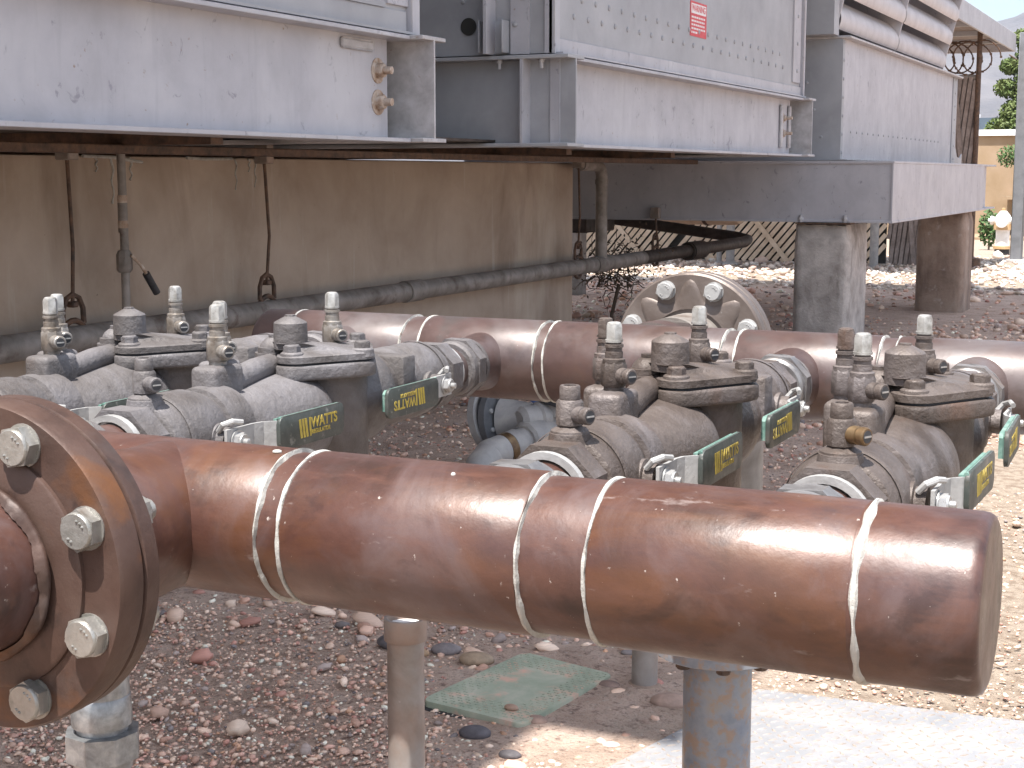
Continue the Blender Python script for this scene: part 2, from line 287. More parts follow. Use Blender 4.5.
# ------------------------------------------------------------------ gravel (nobody could count it)
def ico():
    bm = bmesh.new(); bmesh.ops.create_icosphere(bm, subdivisions=1, radius=1)
    bm.verts.ensure_lookup_table(); v = np.array([q.co[:] for q in bm.verts]); f = np.array([[q.index for q in p.verts] for p in bm.faces]); bm.free(); return v, f
def ico2():
    bm = bmesh.new(); bmesh.ops.create_icosphere(bm, subdivisions=2, radius=1)
    bm.verts.ensure_lookup_table(); v = np.array([q.co[:] for q in bm.verts]); f = np.array([[q.index for q in p.verts] for p in bm.faces]); bm.free(); return v, f
PAL = np.array([(.50, .37, .31), (.56, .45, .38), (.40, .27, .22), (.62, .54, .47), (.30, .27, .265), (.38, .22, .19), (.74, .67, .61), (.47, .31, .22), (.53, .36, .31), (.17, .165, .175), (.58, .49, .41)])
PAL = np.minimum(PAL * np.array([1.28, 1.12, 1.02]), .8)
PALPROB = np.array([.18, .18, .11, .12, .07, .08, .08, .05, .06, .03, .04]); PALPROB /= PALPROB.sum()
def stone_mat():
    m = pm('mixed_pebble', [(.5, .5, .5), (.5, .5, .5)], 20, (.6, .85), 0, .4, 220, bdist=.001)
    nt = m.node_tree; N = nt.nodes; L = nt.links; b = next(n for n in N if n.type == 'BSDF_PRINCIPLED')
    at = N.new('ShaderNodeAttribute'); at.attribute_name = 'stone'; ns = N.new('ShaderNodeTexNoise'); ns.inputs['Scale'].default_value = 120
    mr = N.new('ShaderNodeMapRange'); mr.inputs['To Min'].default_value = .65; mr.inputs['To Max'].default_value = 1.35; L.new(ns.outputs['Fac'], mr.inputs['Value'])
    vm = N.new('ShaderNodeVectorMath'); vm.operation = 'SCALE'; L.new(at.outputs['Color'], vm.inputs[0]); L.new(mr.outputs[0], vm.inputs['Scale']); L.new(vm.outputs[0], b.inputs['Base Color']); return m
STONE = stone_mat()
def scatter(name, P, S, base, pal=PAL, prob=PALPROB, sink=.35, bright=1.):
    n = len(P); V, F = base; nv = len(V)
    ang = rng.uniform(0, 2*PI, n); c, s = np.cos(ang), np.sin(ang)
    sc = np.stack([rng.uniform(.75, 1.35, n), rng.uniform(.6, 1.0, n), rng.uniform(.4, .75, n)], 1) * S[:, None]
    v = V[None] * (1 + rng.uniform(-.22, .22, (n, nv, 1))); v = v * sc[:, None]
    tl = rng.uniform(-.3, .3, n)[:, None]; v[:, :, 2] += v[:, :, 0] * tl
    x = v[:, :, 0] * c[:, None] - v[:, :, 1] * s[:, None]; y = v[:, :, 0] * s[:, None] + v[:, :, 1] * c[:, None]
    v = np.stack([x, y, v[:, :, 2]], 2) + P[:, None]; v[:, :, 2] += (sc[:, 2] * (1 - sink))[:, None]
    f = (F[None] + (np.arange(n) * nv)[:, None, None]).reshape(-1, 3)
    me = bpy.data.meshes.new(name); me.vertices.add(n*nv); me.vertices.foreach_set('co', v.ravel().astype(np.float32))
    me.loops.add(f.size); me.loops.foreach_set('vertex_index', f.ravel().astype(np.int32)); me.polygons.add(len(f))
    me.polygons.foreach_set('loop_start', np.arange(0, f.size, 3, dtype=np.int32)); me.update(calc_edges=True)
    me.polygons.foreach_set('use_smooth', np.ones(len(f), bool))
    col = pal[rng.choice(len(pal), n, p=prob)] * rng.uniform(.75, 1.25, (n, 1)) * bright
    a = me.attributes.new('stone', 'FLOAT_COLOR', 'POINT'); cc = np.ones((n, nv, 4)); cc[:, :, :3] = col[:, None]; a.data.foreach_set('color', cc.ravel().astype(np.float32))
    me.materials.append(STONE); o = bpy.data.objects.new(name, me); COL.objects.link(o); return o
def wedge(n, y0, y1, p=1.6):
    """points on the ground the photo can see: between the frame's edges"""
    y = (y0**(1-p) + rng.uniform(0, 1, n) * (y1**(1-p) - y0**(1-p)))**(1/(1-p)) if p != 1 else np.exp(rng.uniform(math.log(y0), math.log(y1), n))
    lo, hi = -y * math.tan(R_(44.5)), -y * math.tan(R_(5.6)); x = lo + (hi - lo) * rng.uniform(0, 1, n)
    return np.stack([x, y, np.zeros(n)], 1)
def keepout(P):
    x, y = P[:, 0], P[:, 1]
    bad = (x > -3.5-.3) & (x < -3.4) & (y < 8.4)
    bad |= x < -3.5
    a = (x > -1.47) & (x < -1.19) & (y > 2.72) & (y < 3.06)
    u = (x + .85) * 1 + (y - 3.08) * .09; w = -(x + .85) * .2 + (3.08 - y)
    b = (x > -.97 + (3.08-y)*-.1) & (y < 3.09 + .09*(x+.85)) & (y > 2.1) & (x > -.86 - .24*(3.08-y))
    return ~(a | b | ((x < -3.5) & (y < 8.4)))
P1 = wedge(46000, 2.1, 12, 1.75); P1 = P1[keepout(P1) & ((P1[:, 0] > -3.45) | (P1[:, 1] > 8.4))]; P1 = P1[~((P1[:, 0] > -2.5) & (P1[:, 0] < -2.1) & (P1[:, 1] > 9.45) & (P1[:, 1] < 10.1))]
sandy = (P1[:, 0] > -.85) & (P1[:, 1] < 8)
P1 = P1[~sandy | (rng.uniform(0, 1, len(P1)) < .8)]
SB = None
S1 = np.exp(rng.normal(math.log(.0044), .45, len(P1))) * np.clip(P1[:, 1]/4.5, .8, 2.2); kind(tag(scatter('gravel', P1, S1, ico()), 'loose brown and pink pebbles covering the soil around the pipes', 'gravel'), 'stuff')
P2 = wedge(2600, 2.3, 9.5, 1.5); P2 = P2[keepout(P2) & ((P2[:, 0] > -3.4) | (P2[:, 1] > 8.4))]
dens = np.exp(-((P2[:, 1] - 3.5) / .45)**2) * (P2[:, 0] < -.9); P2 = P2[(rng.uniform(0, 1, len(P2)) < .13 + .87*dens) & ~((P2[:, 0] > -.9) & (rng.uniform(0, 1, len(P2)) < .8))]
S2 = np.exp(rng.normal(math.log(.0135), .42, len(P2))); kind(tag(scatter('river_pebbles', P2, S2, ico2(), sink=.45), 'larger rounded stones strewn through the brown gravel', 'gravel'), 'stuff')
PF = wedge(6000, 6.5, 14.8, 1.0); PF = PF[((PF[:, 0] > -3.4) | (PF[:, 1] > 8.4)) & ((PF[:, 0] < -2.5) | (PF[:, 0] > -1.83) | (PF[:, 1] < 9.4) | (PF[:, 1] > 13.2))]; kind(tag(scatter('scree', PF, np.exp(rng.normal(math.log(.017), .4, len(PF))), ico(), sink=.4), 'coarse reddish stones in the shade around the concrete piers', 'gravel'), 'stuff')
P3 = wedge(9000, 14.7, 25, 1.2); P3 = P3[(P3[:, 0] > -11)]; P3[:, 2] = [gz(a, b) for a, b in P3[:, :2]]
PP = np.array([(.62, .53, .46), (.55, .42, .35), (.70, .64, .58), (.42, .30, .25), (.66, .56, .46), (.25, .19, .17)]); pr = np.array([.28, .2, .22, .1, .15, .05])
kind(tag(scatter('pale_gravel', P3, np.exp(rng.normal(math.log(.026), .35, len(P3))), ico(), PP, pr), 'pale crushed stone in the sun beyond the concrete piers', 'gravel'), 'stuff')

# single rocks one can point to
def rock(x, y, s, col, label, cat='rock', z=0., flat=.55, sc=None):
    V, F = ico2(); v = V * (1 + rng.uniform(-.07, .07, (len(V), 1))); sc = sc or (1.25, .85, flat)
    a = rng.uniform(0, PI) if sc is None else rng.uniform(-.3, .3)
    v = v * np.array(sc) * s; v = np.stack([v[:, 0]*math.cos(a) - v[:, 1]*math.sin(a), v[:, 0]*math.sin(a) + v[:, 1]*math.cos(a), v[:, 2]], 1)
    mb = MB(); mb.add([Vector(q) for q in v], [tuple(int(k) for k in q) for q in F])
    m = pm('rock_surface', [tuple(c*.7 for c in col), col, tuple(min(1, c*1.3) for c in col)], 40, (.6, .8), 0, .4, 150)
    o = mb.build('rock', m, None, 180); mo_ = o.modifiers.new('s', 'SUBSURF'); mo_.levels = 1; mo_.render_levels = 1
    o.location = (x, y, z + s * sc[2] * .55); tag(o, label, cat, 'single rocks lying on the gravel'); return o
for px in [
    (-1.93, 3.62, .036, (.62, .52, .47), 'pinkish white rock standing up left of the plain steel post'),
    (-1.93, 3.40, .020, (.07, .075, .09), 'small charcoal rock left of the tan oval rock'),
    (-1.72, 3.45, .036, (.46, .37, .27), 'tan oval rock just left of the plain steel post'),
    (-1.86, 3.36, .024, (.45, .27, .14), 'orange brown rock beside the charcoal rock'),
    (-1.80, 3.62, .023, (.12, .12, .135), 'dark blue grey rock beside the pinkish white rock'),
    (-1.74, 3.04, .036, (.10, .09, .095), 'blackish rock, leftmost of the row left of the steel post'),
    (-1.65, 3.01, .022, (.36, .235, .14), 'upright brown rock next to the blackish rock'),
    (-1.60, 3.05, .031, (.22, .19, .19), 'grey rock between the upright brown one and the round brown one'),
    (-1.50, 3.01, .036, (.33, .24, .165), 'round brown rock touching the steel post in view'),
    (-1.57, 2.82, .024, (.17, .16, .17), 'flat dark grey rock in front of the row of stones'),
    (-1.32, 3.45, .060, (.28, .19, .145), 'big flat brown rock showing under the front copper pipe'),
    (-1.33, 3.30, .025, (.24, .135, .11), 'reddish rock above the green valve box lid'),
    (-1.13, 3.36, .028, (.24, .23, .25), 'smooth grey rock between the green lid and the rear post'),
    (-1.08, 3.04, .024, (.42, .20, .16), 'pinkish red rock leaning by the rear post foot'),
    (-1.16, 2.98, .024, (.22, .15, .125), 'brown rock at the right corner of the green lid'),
    (-1.30, 2.60, .030, (.10, .09, .10), 'dark slate rock in front of the green lid'),
    (-1.00, 2.93, .038, (.34, .235, .19), 'long pinkish brown rock right of the rear post'),
    (-1.19, 2.53, .020, (.09, .08, .085), 'narrow dark rock at the edge of the sunlit strip'),
    (-1.03, 2.66, .017, (.46, .36, .31), 'pale pink rock at the corner of the steel plate'),
    (-.70, 3.30, .022, (.60, .54, .50), 'whitish rock behind the flanged riser'),
    (-1.22, 2.72, .022, (.30, .20, .16), 'jagged brown rock on the near edge of the green lid')]:
    rock(px[0], px[1], px[2], px[3], px[4], z=.0)
rock(-1.283, 2.735, .014, (.34, .22, .16), 'small brown pebble sitting on the green lid', z=.016)

# ------------------------------------------------------------------ copper headers
XT = (-.698, -.680)
def bolt(o, axis, par, off, mat, R=.0137, h=.0105, rot=0):
    m = MB(); m.lathe([(0, R*1.02), (.001, R*1.02)], o, axis, 24); m.hexhead(Vector(o) + Vector(axis)*.001, axis, R, h, rot)
    # raised manufacturer's dashes on the head, worn past reading
    s, t, a = frame(axis); c = Vector(o) + Vector(axis) * (h + .0010)
    for q in (.5, .9, 1.3, 3.9, 4.3):
        m.ball(c + s*math.cos(q)*R*.52 + t*math.sin(q)*R*.52, .0011, 6, 4)
    return off.part('bolt', m, mat, par)
def header(name, label, y, sgn, xt, cop, flm, boltm, segs, xend, bolts_rot):
    t = thing(name, label, 'pipe manifold', (xt, y, HZ)); o = Off(t)
    r = .0524
    m = MB(); m.lathe([(0, r), (xend[1]-xend[0]-.05, r)], (xend[0]+.02, y, HZ), (1, 0, 0), 64); o.part('pipe', m, cop)
    # end caps
    for x, s in ((xend[0], -1), (xend[1], 1)):
        m = MB(); L = .078
        m.lathe([(0, .0545), (L-.008, .0545), (L-.004, .0539), (L-.0012, .0522), (L, .0495), (L+.0002, .047), (L+.0004, .02), (L+.0004, .001)], (x - s*L, y, HZ), (s, 0, 0), 64)
        o.part('end_cap', m, cop)
    for (a, b) in segs:
        m = MB(); m.lathe([(0, .0540), (.002, .0549), (b-a-.002, .0549), (b-a, .0540)], (a, y, HZ), (1, 0, 0), 64)
        # branch saddle where a valve assembly or the main tee leaves
        if abs((a+b)/2 - xt) > .05:
            xc = min(AX, key=lambda q: abs(q - (a+b)/2)); prof = [(.030, .0395), (.050, .0385), (.056, .0360), (.062, .0345), (.070, .0335), (.085, .033), (.085, .028)]
            m.lathe(prof, (xc, y, HZ), (0, -sgn, 0), 40)
        o.part('tee', m, cop)
    # solder beads: irregular pale rings at each socket edge
    for (a, b) in segs:
        for x, s in ((a, -1), (b, 1)):
            if x < xend[0] + .02 or x > xend[1] - .05 or abs(x + .182) < .001: continue
            m = MB(); n = 160; vs = []; fs = []
            ph = random.random() * 9
            for i in range(n):
                q = 2*PI*i/n; w = .0016 + .0011*(random.random()-.5)*.25 + .0011*(math.sin(3*q+ph)*.5 + math.sin(7*q+2*ph)*.4 + math.sin(17*q+ph)*.35); w = max(.0004, w); dx = .0005*math.sin(5*q+ph)
                for k, (dd, rr) in enumerate(((-1, .0523), (-.6, .0548), (.5, .0556), (1, .0523))):
                    vs.append((x + s*.0012 + dx + dd*w*s, y + math.cos(q)*rr, HZ + math.sin(q)*rr))
            for i in range(n):
                k = (i+1) % n
                for j in range(3): fs.append((i*4+j, i*4+j+1, k*4+j+1, k*4+j))
            m.add(vs, fs); o.part('solder_ring', m, SOLDER)
    # main branch: saddle, stub, two mated flanges, bolts
    m = MB(); m.lathe([(.0, .0545), (.040, .0545), (.052, .0555), (.075, .0545), (.115, .0545)], (xt, y, HZ), (0, sgn, 0), 64)
    # fillet: softened blend between run and branch
    for k in range(48):
        pass
    o.part('branch', m, cop)
    d0 = .125 if sgn < 0 else .190
    return t, o
E1 = (-1.262, -.110)
FSEG = [(-1.20, -1.02), (-.987, -.812), (-.800, -.592), (-.571, -.394), (-.345, -.182)]
h1, o1 = header('front_copper_header', 'near reddish brown copper manifold pipe crossing the whole foreground with a rusty bolted flange', Y1, -1, XT[0], COPPER, RUSTFL, ZINC, FSEG, E1, 0)
h2, o2 = header('rear_copper_header', 'far copper manifold pipe behind the four valves with a brown flange standing up behind it', Y2, 1, XT[1], COPPER_PALE, TANFL, ZINC_WHITE, [(-1.20, -1.018), (-.987, -.815), (-.798, -.562), (-.541, -.366), (-.345, -.182)], E1, 0)
# small extra cap bead on the near header
m = MB(); vs = []; n = 120
for i in range(n):
    q = 2*PI*i/n; w = .0022 + .0007*math.sin(3*q+1) + .0006*math.sin(11*q) + .0003*(random.random()-.5)
    for dd, rr in ((-1, .0544), (-.5, .0563), (.5, .0563), (1, .0544)): vs.append((-.179 + dd*w*1.15 + .0006*math.sin(4*q), Y1 + math.cos(q)*rr, HZ + math.sin(q)*rr))
m.add(vs, [(i*4+j, i*4+j+1, ((i+1) % n)*4+j+1, ((i+1) % n)*4+j) for i in range(n) for j in range(3)]); o1.part('solder_ring', m, SOLDER)
# little lumps of solder and paint chips on the near pipe
m = MB(); m.ball((-.322, Y1-.049, HZ+.020), .0022, 10, 6, (1, .6, 1.2)); m.ball((-.455, Y1-.018, HZ+.0515), .0018, 8, 5); m.ball((-.60, Y1-.01, HZ+.0545), .003, 8, 5, (1.3, 1, .5)); o1.part('solder_drip', m, SOLDER)

FR, BC = .1075, .0888
def ring(m, x, y0, y1, z, R, r_in, bev=.003):
    s = 1 if y1 > y0 else -1
    m.lathe([(0, r_in), (0, R-bev), (abs(y1-y0)*.12, R), (abs(y1-y0)-.001, R), (abs(y1-y0), R-.001), (abs(y1-y0), r_in)], (x, y0, z), (0, s, 0), 96, cap=False)
# front flange pair (bolt heads face the camera side, -Y)
x = -.705; yf = .7125
m = MB(); ring(m, x, yf, yf+.0215, HZ, FR, .05, .0015)
m.lathe([(-.004, .050), (-.004, .076), (-.0025, .0785), (.001, .079)], (x, yf, HZ), (0, 1, 0), 96, cap=False)
f1 = o1.part('flange', m, RUSTFL)
m = MB(); ring(m, x, yf+.0235, yf+.038, HZ, FR-.0005, .05); o1.part('backing_flange', m, RUSTFL)
m = MB(); m.lathe([(0, FR-.006), (.0026, FR-.006)], (x, yf+.0212, HZ), (0, 1, 0), 64); o1.part('gasket', m, DARKP)
# neck pipe and braze bead towards the camera side
m = MB(); m.lathe([(0, .0524), (.62, .0524)], (x, yf+.01, HZ), (0, -1, 0), 64); o1.part('inlet_pipe', m, COPPER)
m = MB(); n = 140; vs = []
for i in range(n):
    q = 2*PI*i/n
    for k in range(7):
        a = PI*k/6; b = .0065 + .0009*(random.random()-.5) + .001*math.sin(9*q)
        vs.append((x + math.cos(q)*(.0535 + b*.75*math.sin(a)*1.1), yf - .004 - .0 - b*1.2*(1-k/6)*1.3, HZ + math.sin(q)*(.0535 + b*.75*math.sin(a)*1.1)))
m.add(vs, [(i*7+j, i*7+j+1, ((i+1) % n)*7+j+1, ((i+1) % n)*7+j) for i in range(n) for j in range(6)]); o1.part('braze_bead', m, RUSTFL, None, 80)
for k in range(8):
    q = R_(22.5 + 45*k); bolt((x + math.cos(q)*BC, yf, HZ + math.sin(q)*BC), (0, -1, 0), None, o1, ZINC, rot=random.uniform(0, 1))
# nuts at the back of the front flange
for k in range(8):
    m = MB(); q = R_(22.5 + 45*k); m.hexhead((x + math.cos(q)*BC, yf+.038, HZ + math.sin(q)*BC), (0, 1, 0), .0137, .012, rot=q); m.lathe([(0, .0075), (.02, .0075)], (x + math.cos(q)*BC, yf+.038, HZ + math.sin(q)*BC), (0, 1, 0), 12); o1.part('nut', m, ZINC)
# rear flange pair
FR, BC = .1115, .0925
x = XT[1]; yb = 2.0485
m = MB(); ring(m, x, yb, yb+.020, HZ, FR, .05)
o2.part('flange', m, TANFL)
m = MB(); n = 96; vs = []
for i in range(n):   # scalloped raised boss pattern between the bolts
    q = 2*PI*i/n; w = .5 + .5*math.cos(8*(q - PI/8) + PI); rr = .070 + .030*w**1.6
    for dy, r_ in ((.0005, rr + .003), (-.0015, rr), (-.0024, rr - .008), (-.0032, .06)): vs.append((x + math.cos(q)*r_, yb + dy, HZ + math.sin(q)*r_))
m.add(vs, [(i*4+j, i*4+j+1, ((i+1) % n)*4+j+1, ((i+1) % n)*4+j) for i in range(n) for j in range(3)]); o2.part('raised_hub', m, TANFL)
m = MB(); ring(m, x, yb+.022, yb+.044, HZ, FR, .05); o2.part('backing_flange', m, TANFL)
for k in range(8):
    q = R_(22.5 + 45*k); bolt((x + math.cos(q)*BC, yb, HZ + math.sin(q)*BC), (0, -1, 0), None, o2, ZINC_WHITE, rot=random.uniform(0, 1))
m = MB(); m.lathe([(0, .0545), (.24, .0545)], (x, Y2, HZ), (0, 1, 0), 64)   # stub through to the flange, elbow, drop
pts = [(x, yb+.02, HZ), (x, yb+.10, HZ)] + [(x, yb+.10+.10*math.sin(a), HZ-.10+.10*math.cos(a)) for a in [R_(q) for q in range(10, 91, 10)]] + [(x, yb+.20, HZ-.10-q) for q in (.1, .2, .3, .40)]
pts[-1] = (x, yb+.20, .40)
m.tube(pts, .0545, 40); o2.part('elbow', m, PIPEGREY)

# flanged riser below the elbow
rx, ry = x-.010, yb+.20
t = thing('flanged_riser', 'thick rust freckled steel column with a round flange, standing on the steel plate', 'pipe stand', (rx, ry, 0)); o = Off(t)
m = MB(); m.lathe([(-.05, .0545), (.365, .0545)], (rx, ry, 0), n=48); o.part('column', m, RISERM)
m = MB(); m.lathe([(0, .05), (0, .099), (.002, .102), (.016, .102), (.018, .100), (.018, .05)], (rx, ry, .366), n=64, cap=False); o.part('flange', m, RISERM)
m = MB(); m.lathe([(0, .05), (0, .097), (.006, .097), (.012, .093), (.014, .05)], (rx, ry, .3845), n=64, cap=False); o.part('split_ring', m, RISERM)
for k in range(8):
    m = MB(); q = R_(22.5+45*k); m.hexhead((rx+math.cos(q)*.085, ry+math.sin(q)*.082, .366), (0, 0, -1), .012, .010, rot=q); o.part('nut', m, IRON)

# ------------------------------------------------------------------ backflow valve assemblies
def text_mesh(name, s, size, to3, mat, parent, bold=.0, ext=.0002, spacing=1.0, ax='LEFT'):
    cu = bpy.data.curves.new(name, 'FONT'); cu.body = s; cu.size = size; cu.extrude = ext; cu.offset = bold; cu.align_x = ax; cu.align_y = 'CENTER'; cu.space_character = spacing
    tmp = bpy.data.objects.new('tmp', cu); COL.objects.link(tmp); bpy.context.view_layer.update()
    me = bpy.data.meshes.new_from_object(tmp.evaluated_get(bpy.context.evaluated_depsgraph_get())); me.name = name
    bpy.data.objects.remove(tmp); bpy.data.curves.remove(cu)
    for v in me.vertices: v.co = Vector(to3(*v.co))
    me.materials.clear(); me.materials.append(mat); o = bpy.data.objects.new(name, me); COL.objects.link(o); o.parent = parent; return o

def test_cock(par, x, y, z, body, capm, cap=True, az=-22, plug=None, h=1.0):
    K = .80
    m = MB(); m.lathe([(-.006, .009), (.004, .009)], (x, y, z), n=20)
    if cap:
        m.lathe([(.003, .0102), (.005, .0116), (.022, .0116), (.025, .0102)], (x, y, z), n=8, rot=.39, flat=True)
        m.lathe([(.024, .0102), (.0275, .0102), (.0285, .0080), (.034, .0080), (.0342, .0073), (.0375, .0073), (.038, .0085), (.0405, .0085), (.041, .0066), (.044, .0066)], (x, y, z), n=24)
        zo = .0135
    else:
        m.lathe([(-.003, .016), (.000, .0155), (.003, .0100)], (x, y, z), n=24)
        m.lathe([(.003, .0092), (.0045, .0112), (.0225, .0112), (.025, .0095)], (x, y, z), n=8, rot=.39, flat=True)
        m.lathe([(.024, .0080), (.026, .0086), (.0355, .0084), (.0365, .0076), (.0365, .0052), (.032, .0052)], (x, y, z), n=24, cap=False)
        m.lathe([(.031, .0054), (.033, .0054)], (x, y, z), n=16)
        zo = .0135
    b = m.build('test_cock', body, par)
    a = R_(az); d = Vector((math.cos(a), math.sin(a), 0)); o = Vector((x, y, z + zo))
    m = MB(); m.lathe([(.006, .0070), (.016, .0070), (.0165, .0060), (.018, .0060), (.0185, .0070), (.0225, .0070), (.0235, .0060)], o, d, 24)
    p = m.build('outlet', plug or body, b)
    m = MB(); s, t_, a_ = frame(d)
    m.lathe([(.0232, .0048), (.0238, .0048)], o, d, 16)
    q = m.build('screw_face', DARKP, b)
    m = MB(); M = Matrix((s, t_, a_)).transposed()
    m.box(o + d*.0239, (.0080, .0013, .0009), M); m.build('screw_slot', CHROME, b)
    if cap:
        m = MB(); m.lathe([(0, .0078), (.0125, .0078), (.0150, .0070)], (x, y, z+.0435), n=6, rot=random.random(), flat=True); m.lathe([(.0140, .0066), (.0158, .0062), (.0168, .0045)], (x, y, z+.0435), n=20)
        m.lathe([(-.001, .0080), (.0012, .0080)], (x, y, z+.0435), n=20); m.build('cap', capm, b)
    return b

def rr_poly(w, h, r, n=5):
    out = []
    for cx, cy, a0 in ((w/2-r, h/2-r, 0), (-w/2+r, h/2-r, 90), (-w/2+r, -h/2+r, 180), (w/2-r, -h/2+r, 270)):
        for k in range(n+1): a = R_(a0 + 90*k/n); out.append((cx + r*math.cos(a), cy + r*math.sin(a)))
    return out

def handle(par, y, sgn, lean=0.):
    """quarter-turn lever: stem at y, grip runs towards sgn*Y"""
    f = lambda a, b, c: (a, y + sgn*b, c)
    m = MB(); m.lathe([(.030, .016), (.046, .016), (.047, .0125), (.056, .0125)], (0, y, 0), (1, 0, 0), 28)
    m.build('stem_boss', par['pale'], par['root'])
    pts = [(-.016, .0605), (.028, .0605), (.040, .0635), (.052, .075)]
    m = MB()
    top = .013
    for (a, xa), (b, xb) in zip(pts[:-1], pts[1:]):
        vs = [f(xa, a, -top), f(xa, a, top), f(xb, b, top), f(xb, b, -top), f(xa+.003, a, -top), f(xa+.003, a, top), f(xb+.003, b, top), f(xb+.003, b, -top)]
        m.add(vs, [(0, 1, 2, 3), (7, 6, 5, 4), (0, 4, 5, 1), (1, 5, 6, 2), (2, 6, 7, 3), (3, 7, 4, 0)])
    # stop tab curling over the top of the stem
    m.tube([f(.050, -.010, .010), f(.056, -.012, .017), f(.063, -.006, .020), f(.067, .004, .018)], .0028, 8)
    h = m.build('handle', ZINC_WHITE, par['root'], 30)
    m = MB(); m.lathe([(0, .011), (.0012, .011)], (.0640, y, 0), (1, 0, 0), 24); m.hexhead((.0650, y, 0), (1, 0, 0), .0088, .0075, rot=.3, up=(0, 0, 1)); m.lathe([(.0, .0035), (.012, .0035), (.0125, .0025)], (.065, y, 0), (1, 0, 0), 12)
    m.build('nut', CHROME, h)
    # vinyl grip: flat sleeve with a folded rim
    c = .107; L = .118; Hh = .033
    def g3(u, v, w): return f(.0755 + w + lean*(u + L/2), c + u, v)
    m = MB(); m.prism(rr_poly(L, Hh, .007), .0042, g3, .0009)
    gr = m.build('grip', GREEN, h)
    m = MB()   # rim bent towards the pipe along the top and outer end
    P = [(-L/2+.002, Hh/2-.002), (L/2-.008, Hh/2-.002), (L/2-.003, Hh/2-.006), (L/2-.0025, -Hh/2+.008)]
    for (a, b), (c_, d) in zip(P[:-1], P[1:]):
        m.tube([g3(a, b, .001), g3(c_, d, .001)], .0022, 8)
    for (a, b), (c_, d) in zip(P[:-1], P[1:]):
        nrm = Vector((-(d-b), c_-a)).normalized() * .0015
        vs = [g3(a, b, .002), g3(c_, d, .002), g3(c_, d, -.005), g3(a, b, -.005), g3(a-nrm.x, b-nrm.y, .002), g3(c_-nrm.x, d-nrm.y, .002), g3(c_-nrm.x, d-nrm.y, -.005), g3(a-nrm.x, b-nrm.y, -.005)]
        m.add(vs, [(0, 1, 2, 3), (7, 6, 5, 4), (0, 4, 5, 1), (1, 5, 6, 2), (2, 6, 7, 3), (3, 7, 4, 0)])
    m.build('grip_rim', GREENEDGE, h)
    fl = -1 if sgn < 0 else 1
    def T(x0, y0): return lambda a, b, z: (.0755 + .0043 + z + lean*((a + x0) + L/2), y + sgn*(c + x0 + a), (b + y0)*fl)
    # slanted bars of the emblem, then the words
    m = MB()
    for k in range(3):
        x0 = -.026 + .0052*k
        q = [(x0, .0095), (x0+.0036, .0095), (x0+.0066, -.0095), (x0+.0030, -.0095)]
        m.prism(q, .0003, lambda u, v, w: T(0, 0)(u, v, w))
    q = [(-.0065, -.0095), (-.0035, -.0095), (-.0045, .0095), (-.0075, .0095)]; m.prism(q, .0003, lambda u, v, w: T(0, 0)(u, v, w))
    m.build('emblem', YELLOW, h)
    text_mesh('lettering', 'WATTS', .0145, T(-.0035, .0030), YELLOW, h, .0004)
    text_mesh('lettering', 'REGULATOR', .0060, T(-.0030, -.0060), YELLOW, h, .0002, spacing=1.02)
    return h

def rhomb(cx, cy, a, b, r=.018, n=6, ph=0):
    """rounded diamond, corners on the axes"""
    out = []; C = [(a, 0), (0, b), (-a, 0), (0, -b)]
    for i, (px_, py_) in enumerate(C):
        a0 = i*90 - 48
        for k in range(n+1):
            q = R_(a0 + 96*k/n); out.append((cx + px_ * (1 - r/a if i % 2 == 0 else 1) + r*math.cos(q), cy + py_ * (1 - r/b if i % 2 else 1) + r*math.sin(q)))
    return out

